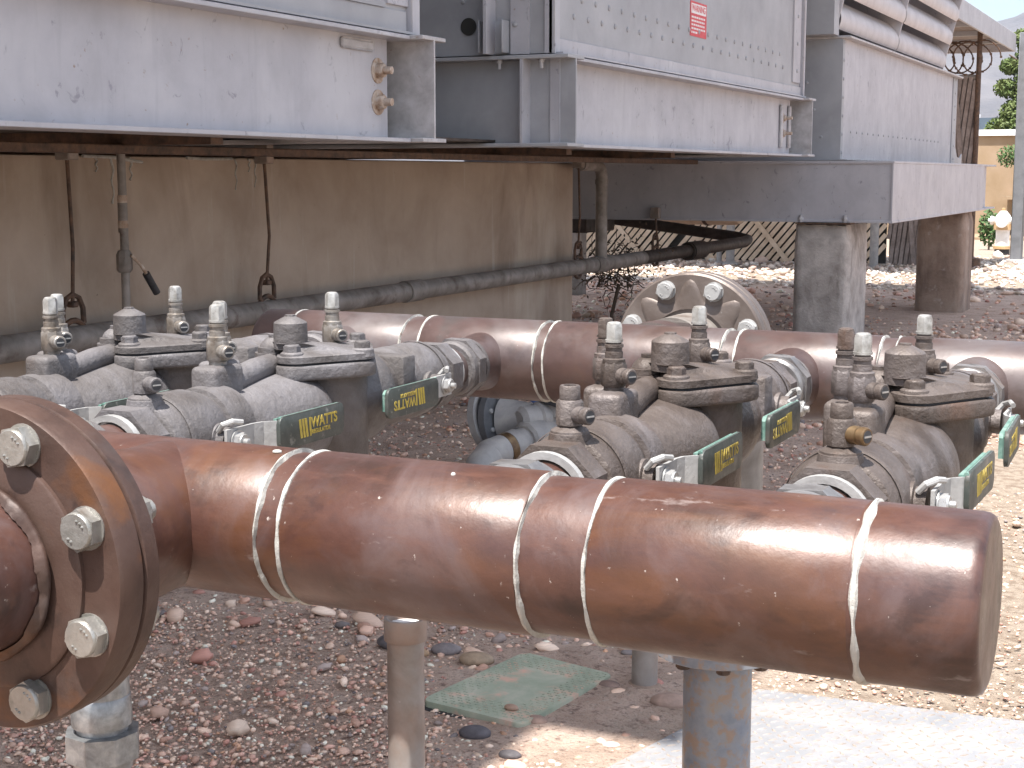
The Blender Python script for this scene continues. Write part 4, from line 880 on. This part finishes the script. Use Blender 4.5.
# pipe along the wall
XP, ZP = -3.38, EYE - .535
t = thing('wall_pipe', 'long dirty grey pipe running along the foot of the concrete wall', 'pipe', (XP, 6, ZP)); o = Off(t)
m = MB(); m.tube([(XP, -1, ZP), (XP, 9.2, ZP)], .044, 24)
m.tube([(XP, 3.0, ZP), (XP, 3.12, ZP)], .054, 24); m.tube([(XP, 6.05, ZP), (XP, 6.2, ZP)], .050, 24); m.tube([(XP, 8.36, ZP), (XP, 8.60, ZP)], .050, 24); o.part('pipe', m, PIPEGREY)
m = MB(); m.tube([(XP, 9.2, ZP), (XP, 11.5, ZP+.01), (XP-.02, 11.65, ZP+.02), (XP-.12, 11.68, ZP+.04), (-5.6, 10.9, ZP+.36)], .044, 20); m.tube([(XP, 10.1, ZP), (XP, 10.14, ZP)], .06, 20); m.tube([(XP, 10.12, ZP), (XP, 10.42, ZP)], .066, 20); o.part('rusty_end', m, BLACKP)
m = MB(); m.tube([(XP, 8.48, ZP), (XP, 8.48, EYE-.005), (XP, 8.455, EYE+.035), (XP, 8.41, EYE+.052), (XP, 8.15, EYE+.055)], .036, 20); m.tube([(XP, 8.48, EYE-.06), (XP, 8.48, EYE-.03)], .040, 20); o.part('vent_riser', m, PIPEGREY)
# hangers
def hanger(y, top, label, wob=0):
    t = thing('pipe_hanger', label, 'hanger', (XP, y, ZP), 'rod hangers carrying the wall pipe'); o = Off(t)
    m = MB(); m.tube([(XP, y, ZP+.115), (XP+.01, y+wob, (ZP+top)/2), (XP, y, top)], .0065, 10); o.part('rod', m, IRON)
    m = MB(); pts = [(XP, y+.062*math.cos(a), ZP+.062*math.sin(a)) for a in [R_(q) for q in range(0, 361, 20)]]; m.tube(pts, .010, 8, False)
    pts = [(XP, y-.050, ZP+.05), (XP, y-.048, ZP+.10), (XP, y-.03, ZP+.135), (XP, y, ZP+.148), (XP, y+.03, ZP+.135), (XP, y+.048, ZP+.10), (XP, y+.050, ZP+.05)]; m.tube(pts, .009, 8); m.box((XP, y, ZP+.115), (.03, .03, .02), None, .004); o.part('clevis', m, IRON)
    m = MB(); m.bx(XP-.03, XP+.03, y-.025, y+.025, top-.02, top+.055, .004); o.part('clamp', m, POSTM)
hanger(3.84, ZB0-.04, 'rusty rod hanger, leftmost on the wall pipe')
hanger(4.95, ZB0-.045, 'rusty rod hanger in the middle of the concrete wall', .01)
hanger(8.12, ZB0-.05, 'thin rod hanger beside the wall end and vent riser')
hanger(9.44, ZC0+.03, 'rod hanger clamped to the dark base beam')
# small drain line with lever valve on the wall
x_, y_ = -3.36, 4.08
t = thing('drain_line', 'thin rusty vertical pipe with a lever valve in front of the concrete wall', 'pipe', (x_, y_, ZP)); o = Off(t)
m = MB(); m.tube([(x_, y_, ZP-.02), (x_, y_+.004, ZP+.25), (x_, y_, ZB0-.03)], .0145, 16); m.tube([(x_, y_, ZB0-.30), (x_, y_, ZB0-.19)], .0165, 16); o.part('pipe', m, PIPEGREY)
for z in (ZB0-.20, ZB0-.285):
    m = MB(); m.tube([(x_, y_, z), (x_, y_, z+.025)], .0172, 16); o.part('rust_band', m, RUSTNUT)
m = MB(); m.lathe([(0, .020), (.01, .027), (.06, .027), (.075, .020)], (x_, y_, ZB0-.435), n=8, flat=True); o.part('valve_body', m, PIPEGREY)
m = MB(); m.tube([(x_+.03, y_, ZB0-.375), (x_+.045, y_+.03, ZB0-.41), (x_+.045, y_+.07, ZB0-.455)], [.006, .006, .007], 8); h_ = o.part('handle', m, RUSTNUT)
m = MB(); m.tube([(x_+.045, y_+.055, ZB0-.44), (x_+.045, y_+.11, ZB0-.51)], .013, 10); o.part('grip', m, DARKP, h_)

# dry shrub by the wall end
t = thing('dry_shrub', 'bare tangled dry shrub behind the end of the concrete wall', 'shrub', (-3.55, 9.2, 0)); o = Off(t)
m = MB()
for k in range(60):
    p = Vector((-3.62+random.uniform(-.13, .13), 9.3+random.uniform(-.1, .1), .45+random.uniform(-.1, .1))); pts = [p]; d = Vector((random.uniform(-.5, .5), random.uniform(-.5, .5), random.uniform(.0, .9)))
    for i in range(9): d = (d + Vector((random.uniform(-.9, .9), random.uniform(-.9, .9), random.uniform(-.7, .6)))).normalized(); p = p + d*.034; pts.append(p)
    m.tube(pts, [.0045*(1-i/14) for i in range(10)], 5)
m.tube([(-3.6, 9.3, 0), (-3.62, 9.28, .2), (-3.58, 9.3, .4)], .012, 6); o.part('branches', m, TWIG)
m = MB()
for k in range(220):
    c = Vector((-3.6+random.gauss(0, .16), 9.3+random.gauss(0, .12), .50+random.gauss(0, .12))); a = Vector((random.gauss(0, 1), random.gauss(0, 1), random.gauss(0, 1))).normalized()*.014; b = a.orthogonal().normalized()*.007
    m.add([c-a, c+b, c+a, c-b], [(0, 1, 2, 3)])
o.part('dry_leaves', m, TWIG)

# small weeds near the front header
for (x_, y_, lab) in ((-2.72, 4.85, 'tiny green weed on the soil just above the front pipe, left'), (-2.45, 4.75, 'tiny green weed on the soil just above the front pipe, right')):
    m = MB()
    for k in range(26):
        a = random.uniform(0, 2*PI); r = random.uniform(.0, .05); c = Vector((x_+r*cos(a), y_+r*sin(a), random.uniform(.0, .03))); d = Vector((cos(a), sin(a), random.uniform(.3, 1.2))).normalized()*random.uniform(.02, .04); b = d.cross(Vector((0, 0, 1))).normalized()*.008
        m.add([c, c+d*.5+b, c+d, c+d*.5-b], [(0, 1, 2, 3)])
    w_ = m.build('weed', LEAFD); recentre(w_); tag(w_, lab, 'weed')

# ------------------------------------------------------------------ grey plastic pump fittings on the ground
t = thing('plastic_pipe_fittings', 'cluster of grey plastic pipe fittings and a bolted flange on the ground behind the valves', 'pipe fittings', (-2.2, 5.0, 0)); o = Off(t)
import sys
F_ = dict(x=-1.90, y=4.62)
fx, fy_ = -2.22, 4.93
rt = Vector((.9, .43, 0)).normalized(); aw = Vector((-.43, .9, 0)).normalized()   # image right, away
def q3(r, a, z): return Vector((fx, fy_, 0)) + (rt*r + aw*a + Vector((0, 0, z)))*1.1
def fit(name, a, b, prof, mat=PVC, n=40):
    A = q3(*a); Bv = q3(*b); m = MB(); L = (Bv-A).length; m.lathe([(h*L, r*1.1) for h, r in prof], A, (Bv-A).normalized(), n); return o.part(name, m, mat)
fit('elbow', (-.17, -.06, .10), (-.02, .10, .13), [(0, .03), (.03, .045), (.12, .053), (.42, .053), (.44, .048), (.56, .048), (.57, .054), (.75, .054), (.77, .048), (1, .048)])
fit('copper_adapter', (-.105, .01, .112), (-.085, .03, .117), [(0, .055), (1, .055)], BRASS)
fit('union_nut', (-.03, .085, .13), (.10, .21, .155), [(0, .056), (.05, .066), (.9, .066), (1, .055)], n=10)
fit('coupling', (-.05, .12, .19), (.10, .20, .20), [(0, .035), (.1, .05), (.4, .05), (.45, .058), (.6, .058), (.65, .05), (.8, .05), (.85, .058), (1, .052)])
fit('tee', (.06, .22, .17), (.16, .22, .27), [(0, .055), (.3, .075), (1, .078)])
fit('tee', (.10, .20, .20), (.13, .20, .34), [(0, .085), (.7, .088), (.72, .094), (1, .094)])
fit('coupling_ring', (.10, .19, .235), (.104, .19, .25), [(0, .092), (1, .092)], DARKP)
fit('flange', (-.16, .26, .17), (-.13, .24, .18), [(0, .11), (.15, .118), (.85, .118), (1, .11)])
fit('gasket', (-.13, .24, .18), (-.122, .235, .182), [(0, .112), (1, .112)], DARKP)
fit('flange_face', (-.122, .235, .182), (-.10, .22, .185), [(0, .116), (.9, .116), (1, .106)], PVCD)
fit('flange_hub', (-.10, .22, .185), (0, .17, .19), [(0, .075), (.3, .066), (1, .055)])
ax_ = (q3(-.10, .22, .185) - q3(-.13, .24, .18)).normalized(); s_, t_, a_ = frame(ax_)
for k in range(8):
    a = R_(20+45*k); m = MB(); m.hexhead(q3(-.10, .22, .185)+s_*cos(a)*.092+t_*sin(a)*.092, ax_, .010, .008); o.part('bolt', m, ZINC_WHITE)
fit('blue_valve_cap', (.02, .33, .22), (.05, .33, .30), [(0, .03), (.8, .032), (1, .02)], BLUE)
fit('outlet_pipe', (.14, .22, .17), (.34, .26, .16), [(0, .05), (.3, .05), (.32, .058), (.5, .058), (.52, .05), (1, .05)])
fit('outlet_pipe', (-.15, -.05, .10), (-.20, -.14, .06), [(0, .052), (.6, .050), (1, .030)])
m = MB(); m.lathe([(-.04, .06), (.22, .06)], q3(.12, .2, 0), n=30); o.part('riser', m, PVC)
fit('top_fitting', (-.135, .245, .29), (-.125, .245, .325), [(0, .012), (.6, .012), (.65, .02), (1, .018)], SOLDER)

# tank under the tower seen past the base beam
t = thing('storage_tank', 'beige horizontal tank in shadow below the dark base beam', 'tank', (-4.8, 13.0, 0)); o = Off(t)
m = MB(); m.lathe([(0, .05), (.03, .22), (.10, .30), (.16, .31), (1.6, .31), (1.66, .30), (1.72, .22), (1.76, .05)], (-5.55, 13.1, .98), (1, 0, 0), 40); o.part('shell', m, SLAT)
for x_ in (-5.2, -4.9, -4.2): m = MB(); m.lathe([(0, .318), (.03, .318)], (x_, 13.1, .98), (1, 0, 0), 40); o.part('band', m, IRON)
for x_ in (-5.45,):
    m = MB(); m.bx(x_-.04, x_+.04, 13.0, 13.2, -.05, .68); o.part('leg', m, PIPEGREY)
m = MB(); m.bx(-7.4, -4.35, 10.6, 11.2, .68, .86, .01)
b_ = m.build('equipment_tray', BLACKP); recentre(b_); tag(b_, 'black tray-like duct hanging low behind the base beam', 'duct')

# two conduits in front of the fence
for x_, r_, lab in ((-5.92, .035, 'thinner left one of two grey conduit pipes before the slatted fence'), (-5.77, .055, 'thicker right one of two grey conduit pipes before the slatted fence')):
    t = thing('conduit_pipe', lab, 'pipe', (x_, 19.0, gz(0, 19)), 'grey conduits before the fence'); o = Off(t)
    m = MB(); m.lathe([(0, r_), (2.3, r_)], (x_, 19, gz(0, 19)), n=20); o.part('pipe', m, PVC)
    m = MB(); m.lathe([(0, r_*2), (.03, r_*1.9), (.05, r_*1.1)], (x_, 19, gz(0, 19)), n=20); o.part('base', m, ZINC_WHITE)
x_, y_ = -3.98, 19.3
t = thing('fence_post', 'grey round fence post just right of the nearer concrete pier', 'post', (x_, y_, gz(0, y_)), 'fence posts'); o = Off(t)
m = MB(); m.lathe([(0, .09), (.02, .09), (.03, .055), (2.2, .055), (2.22, .03)], (x_, y_, gz(0, y_)), n=20); o.part('pole', m, PVC)

# ------------------------------------------------------------------ slatted fence, razor wire
YF = 20.2; zf = gz(0, YF)
def slat_fence(name, label, x0, x1, z0, z1, angA, sp, wd, mA, mB_, both):
    t = thing(name, label, 'fence', ((x0+x1)/2, YF, z0)); o = Off(t)
    def clipline(c, a):  # line through offset c with slope angle a, clipped to rect
        d = Vector((cos(a), sin(a))); nrm = Vector((-sin(a), cos(a))); p = nrm*c; ts = []
        lo, hi = -1e9, 1e9
        for k, (mn, mx) in enumerate(((x0, x1), (z0, z1))):
            if abs(d[k]) < 1e-6: continue
            a1, a2 = (mn-p[k])/d[k], (mx-p[k])/d[k]; lo = max(lo, min(a1, a2)); hi = min(hi, max(a1, a2))
        return (p+d*lo, p+d*hi) if hi > lo + .05 else None
    m = MB()
    nrm = Vector((-sin(angA), cos(angA))); cs = [nrm.dot(Vector(q)) for q in ((x0, z0), (x1, z0), (x0, z1), (x1, z1))]; c = min(cs)
    while c < max(cs):
        L = clipline(c, angA)
        if L and random.random() < .93:
            A, Bq = L; s = Vector((-sin(angA), cos(angA)))*wd/2; yy = random.uniform(-.006, .006)
            m.add([(p.x, YF+yy+dy, p.y) for dy in (0, .012) for p in (A-s, Bq-s, Bq+s, A+s)], [(0, 1, 2, 3), (7, 6, 5, 4), (0, 4, 5, 1), (2, 6, 7, 3), (1, 5, 6, 2), (3, 7, 4, 0)])
        c += sp * random.uniform(.93, 1.07)
    o.part('slats', m, mA)
    if both:
        m = MB(); angB = -angA; nrm = Vector((-sin(angB), cos(angB))); cs = [nrm.dot(Vector(q)) for q in ((x0, z0), (x1, z0), (x0, z1), (x1, z1))]; c = min(cs)
        while c < max(cs):
            L = clipline(c, angB)
            if L:
                A, Bq = L; s = nrm*wd*.55; m.add([(p.x, YF-.03+dy, p.y) for dy in (0, .012) for p in (A-s, Bq-s, Bq+s, A+s)], [(0, 1, 2, 3), (7, 6, 5, 4), (0, 4, 5, 1), (2, 6, 7, 3), (1, 5, 6, 2), (3, 7, 4, 0)])
            c += both
        o.part('cross_slats', m, mA)
    m = MB(); m.bx(x0, x1, YF+.05, YF+.08, z0+.0, z1-.02); o.part('gap_backing', m, mB_)  # sheet behind the slats keeps their gaps dark
    m = MB(); m.tube([(x0, YF+.03, z1), (x1, YF+.03, z1)], .03, 8); o.part('top_rail', m, PIPEGREY)
    return t
slat_fence('slatted_fence', 'tan lattice fence coloured as sunlit, seen between the piers and under the beam', -9.5, -4.02, zf+.02, zf+1.9, R_(50), .082, .058, SLAT, DARKIN, .80)
slat_fence('slatted_fence', 'grey brown slat fence panel coloured dark as in shade, right of the louvred unit, under razor wire', -3.98, -2.95, zf+.02, zf+2.42, R_(84), .062, .050, SLATD, SLATD, .34)
t = thing('fence_post', 'tall thin dark fence end post carrying the razor wire', 'post', (-2.92, YF, zf), 'fence posts'); o = Off(t)
m = MB(); m.lathe([(0, .12), (.12, .12), (.13, .033), (3.1, .033)], (-2.92, YF, zf), n=16); o.part('pole', m, IRON)
t = thing('razor_wire', 'coils of razor wire on top of the dark fence panel', 'razor wire', (-3.5, YF, zf+2.45)); o = Off(t)
m = MB()
pts = []
for k in range(0, 26*12):
    a = 2*PI*k/26; pts.append((-2.86 - .115*k/26 + .20*cos(a), YF + .06*cos(a+.8) + .03*math.sin(k*.11), zf+2.66 + .20*sin(a) + .015*math.sin(k*.37)))
m.tube(pts, .010, 5)
for k in range(0, len(pts), 3):
    p = Vector(pts[k]); m.box(p, (.030, .010, .026), None)
o.part('coil', m, IRON)

# ------------------------------------------------------------------ canopy at right edge
XK = -2.77; zk = gz(0, 22)
t = thing('flat_canopy', 'lilac grey flat roofed canopy at the right edge below the sky', 'canopy', (XK, 20, EYE+1.7)); o = Off(t)
m = MB(); m.bx(XK-.03, XK, 16.6, 22.55, EYE+1.70, EYE+1.94, .006); m.bx(-9, XK, 22.52, 22.55, EYE+1.70, EYE+1.94, .006); o.part('fascia', m, STEELP)
m = MB(); m.bx(-9, XK-.03, 16.6, 22.5, EYE+1.80, EYE+1.86); o.part('roof_deck', m, SLATD)
for y_ in (17.6, 18.9, 20.2, 21.5):
    m = MB(); m.bx(-9, XK-.03, y_, y_+.06, EYE+1.74, EYE+1.80); o.part('purlin', m, STEELG)
t = thing('canopy_column', 'tall grey steel column at the right edge beside the hydrant', 'column', (-2.65, 22.7, zk)); o = Off(t)
m = MB(); m.bx(-2.735, -2.575, 22.62, 22.78, zk, EYE+1.97, .01); o.part('shaft', m, COLM)
m = MB(); m.bx(-2.87, -2.43, 22.5, 22.9, zk-.05, zk+.03, .01); o.part('base_plate', m, CONC_PIER)

# ------------------------------------------------------------------ hydrant
hx, hy = -3.32, 26.4; hz = gz(0, hy)
t = thing('fire_hydrant', 'white fire hydrant with tan bands standing on pale gravel', 'hydrant', (hx, hy, hz)); o = Off(t)
m = MB(); m.lathe([(.10, .115), (.30, .110), (.40, .112), (.44, .125)], (hx, hy, hz), n=24); m.lathe([(.50, .115), (.56, .13), (.60, .13), (.66, .11), (.70, .075), (.73, .05)], (hx, hy, hz), n=24); o.part('barrel', m, WHITEP)
for z0, z1 in ((.10, .15), (.42, .51)):
    m = MB(); m.lathe([(z0, .15), (z1, .15)], (hx, hy, hz), n=20); o.part('band', m, HYBAND)
m = MB(); m.lathe([(-.05, .125), (.105, .125)], (hx, hy, hz), n=20); o.part('foot', m, DARKP)
m = MB(); m.hexhead((hx, hy, hz+.73), (0, 0, 1), .03, .05); o.part('operating_nut', m, HYBAND)
for s in (-1, 1):
    m = MB(); m.lathe([(.08, .06), (.16, .06), (.165, .075), (.20, .075), (.215, .03), (.24, .03)], (hx, hy, hz+.57), (s, 0, 0), 20); o.part('hose_cap', m, WHITEP)
m = MB(); m.lathe([(.08, .08), (.16, .08), (.165, .095), (.20, .095), (.215, .03)], (hx, hy, hz+.55), (0, -1, 0), 20); o.part('hose_cap', m, WHITEP)

# ------------------------------------------------------------------ buildings beyond
def leafcloud(mb, c, rad, n, s):
    for k in range(n):
        u = Vector((random.gauss(0, 1), random.gauss(0, 1), random.gauss(0, 1))).normalized() * random.random()**.4
        p = Vector(c) + Vector((u.x*rad[0], u.y*rad[1], u.z*rad[2])); a = Vector((random.gauss(0, 1), random.gauss(0, 1), random.gauss(0, 1))).normalized()*s*random.uniform(.6, 1.3); b = a.orthogonal().normalized()*s*.5
        mb.add([p-a, p+b, p+a, p-b], [(0, 1, 2, 3)])
by = 42.; bz = gz(0, by)
t = thing('tan_building', 'low tan stucco building with a dark doorway behind the hydrant', 'building', (-5, by, bz)); o = Off(t)
xr0 = -by*math.tan(R_(8.35))
m = MB(); m.bx(-16, -8.15, by, by+6, bz-.3, bz+2.7); m.bx(-7.5, 6, by, by+6, bz-.3, bz+2.7); m.bx(-8.15, -7.5, by, by+6, bz+1.75, bz+2.7); m.bx(-8.15, -7.5, by+1.2, by+6, bz-.3, bz+1.75); o.part('wall', m, TANW)
m = MB(); m.bx(-16.1, 6.1, by-.1, by+6.1, bz+2.702, bz+2.86); o.part('parapet', m, WHITEW)
m = MB(); m.bx(-8.12, -7.55, by+.5, by+.56, bz, bz+1.74); o.part('doorway_dark', m, DARKIN)  # near-black slab stands in for the shaded opening
m = MB(); m.bx(-5.2, 5, by-1.2, by-.02, bz+1.05, bz+1.12); m.bx(-9, 6, by-2.5, by-.02, bz-.1, bz+.12); o.part('step', m, TANW)
wy = 75.; wz = gz(0, 60)
t = thing('white_building', 'white flat roofed building with a blue grey rooftop unit behind the tan one', 'building', (-9, wy, wz)); o = Off(t)
m = MB(); m.bx(-30, 12, wy, wy+10, wz-.5, wz+4.1); m.bx(-13.0, -11.4, wy+2, wy+5, wz+4.1, wz+5.1); o.part('wall', m, WHITEW)
m = MB(); m.bx(-10.9, -9.9, wy-.05, wy+2, wz+4.12, wz+4.75); o.part('rooftop_unit', m, GLASS)
# tree
tx, ty = -6.75, 56.; tz = gz(0, ty)
t = thing('leafy_tree', 'olive green tree beyond the buildings beside the canopy column', 'tree', (tx, ty, tz)); o = Off(t)
m = MB(); m.tube([(tx+.3, ty, tz), (tx+.25, ty, tz+2), (tx+.35, ty, tz+4), (tx+.3, ty, tz+6.6)], [.2, .16, .1, .04], 10)
for k in range(14):
    z = tz+2.2+k*.32; a = random.uniform(0, 6.3); m.tube([(tx+.3, ty, z), (tx+.3+.7*cos(a), ty+.7*sin(a), z+.4)], [.05, .02], 6)
o.part('trunk', m, BARK)
m = MB()
for (dx, dz, r_, n_) in ((.15, 6.7, .45, 500), (.35, 6.1, .5, 600), (-.25, 5.75, .42, 500), (.4, 5.3, .55, 600), (-.35, 5.0, .48, 500), (.3, 4.6, .5, 500), (.1, 3.75, .8, 1100), (-.45, 3.6, .6, 700), (.9, 5.6, .8, 900), (1.2, 4.3, 1.0, 1200), (.9, 6.6, .6, 600), (.7, 3.3, .9, 900), (.5, 4.9, .6, 900), (.4, 5.7, .55, 800), (.45, 6.4, .5, 700), (0, 4.2, .6, 900), (.5, 3.0, .7, 900), (.3, 2.4, .6, 700)):
    leafcloud(m, (tx+dx, ty, tz+dz), (r_, r_, r_*.72), int(n_*1.5), .075)
o.part('crown', m, LEAF)
# overhanging shrub before the tan wall and small bush by the hydrant
t = thing('wall_shrub', 'green shrub against the tan wall right of the doorway', 'shrub', (-4.6, 40.6, bz)); o = Off(t)
m = MB(); m.tube([(-4.55, 40.7, bz), (-4.5, 40.7, bz+1.2), (-4.7, 40.7, bz+2.1)], [.06, .05, .03], 8); o.part('trunk', m, BARK)
m = MB(); leafcloud(m, (-4.95, 40.7, bz+2.15), (.42, .3, .30), 500, .05); leafcloud(m, (-4.35, 40.7, bz+2.3), (.5, .3, .5), 700, .05); leafcloud(m, (-4.2, 40.7, bz+1.3), (.25, .3, .8), 500, .05); o.part('crown', m, LEAFD)
t = thing('low_bush', 'small bright green bush left of the white hydrant', 'bush', (-3.95, 29.5, gz(0, 29.5))); o = Off(t)
m = MB(); leafcloud(m, (-3.95, 29.5, gz(0, 29.5)+.42), (.20, .2, .36), 500, .045); o.part('leaves', m, LEAFD)
m = MB(); m.tube([(-3.95, 29.5, gz(0, 29.5)), (-3.95, 29.5, gz(0, 29.5)+.4)], .02, 6); o.part('stem', m, BARK)

# ------------------------------------------------------------------ air
HAZE = True
if HAZE:
    m = MB(); m.bx(-4500, 4500, -300, 4600, -45, 760); hz_ = m.build('haze', bpy.data.materials.new('haze_air')); kind(hz_, 'stuff'); hz_['label'] = 'pale blue air between the camera and the mountain'; hz_['category'] = 'haze'
    mt = hz_.data.materials[0]; mt.use_nodes = True; nt = mt.node_tree; nt.nodes.clear(); ou = nt.nodes.new('ShaderNodeOutputMaterial'); pv = nt.nodes.new('ShaderNodeVolumePrincipled')
    pv.inputs['Color'].default_value = (.80, .86, 1, 1); pv.inputs['Density'].default_value = .00012; pv.inputs['Anisotropy'].default_value = .2; nt.links.new(pv.outputs[0], ou.inputs['Volume'])

# ------------------------------------------------------------------ light, sky, camera
SE = 69.
w = bpy.data.worlds.new('World'); scene.world = w; w.use_nodes = True; nt = w.node_tree; bg = nt.nodes['Background']
sk = nt.nodes.new('ShaderNodeTexSky'); sk.sky_type = 'NISHITA'; sk.sun_disc = False; sk.sun_elevation = R_(SE); sk.sun_rotation = R_(180); sk.dust_density = 1.2; sk.air_density = 1.0
# thin white cloud over the sky
tcw = nt.nodes.new('ShaderNodeTexCoord'); nz = nt.nodes.new('ShaderNodeTexNoise'); nz.inputs['Scale'].default_value = 3.0; nz.inputs['Detail'].default_value = 7; mpw = nt.nodes.new('ShaderNodeMapping'); mpw.inputs['Scale'].default_value = (1, 1, 3)
nt.links.new(tcw.outputs['Generated'], mpw.inputs[0]); nt.links.new(mpw.outputs[0], nz.inputs['Vector'])
rp = nt.nodes.new('ShaderNodeMapRange'); rp.inputs['From Min'].default_value = .42; rp.inputs['From Max'].default_value = .62; nt.links.new(nz.outputs['Fac'], rp.inputs['Value'])
mxw = nt.nodes.new('ShaderNodeMixRGB'); sxyz = nt.nodes.new('ShaderNodeSeparateXYZ'); nt.links.new(tcw.outputs['Generated'], sxyz.inputs[0]); zr = nt.nodes.new('ShaderNodeMapRange'); zr.inputs['From Min'].default_value = .10; zr.inputs['From Max'].default_value = .28; zr.inputs['To Min'].default_value = .25; nt.links.new(sxyz.outputs['Z'], zr.inputs['Value'])
mm_ = nt.nodes.new('ShaderNodeMath'); mm_.operation = 'MULTIPLY'; nt.links.new(rp.outputs[0], mm_.inputs[0]); nt.links.new(zr.outputs[0], mm_.inputs[1]); nt.links.new(mm_.outputs[0], mxw.inputs[0]); nt.links.new(sk.outputs[0], mxw.inputs[1]); mxw.inputs[2].default_value = (8.2, 8.5, 9.0, 1)
nt.links.new(mxw.outputs[0], bg.inputs['Color']); bg.inputs['Strength'].default_value = .092
sl = bpy.data.lights.new('sun', 'SUN'); sl.energy = 5.0; sl.angle = R_(.53); sl.color = (1, .965, .91); so = bpy.data.objects.new('sun', sl); COL.objects.link(so); so.rotation_euler = (R_(90-SE), 0, R_(0)); so.location = (0, 0, 8)

cd = bpy.data.cameras.new('camera'); co = bpy.data.objects.new('camera', cd); COL.objects.link(co); scene.camera = co
cd.sensor_width = 36; cd.lens = 36*1510/1024; cd.clip_start = .05; cd.clip_end = 12000
co.location = (0, 0, EYE); co.rotation_euler = (R_(90-7.91), 0, R_(25.1))
scene.render.resolution_x = 1024; scene.render.resolution_y = 768
vs = scene.view_settings; vs.view_transform = 'Standard'; vs.look = 'None'; vs.gamma = 1; vs.use_curve_mapping = False; vs.exposure = 1.25
scene.render.engine = 'CYCLES'; scene.cycles.max_bounces = 6; scene.cycles.volume_bounces = 0
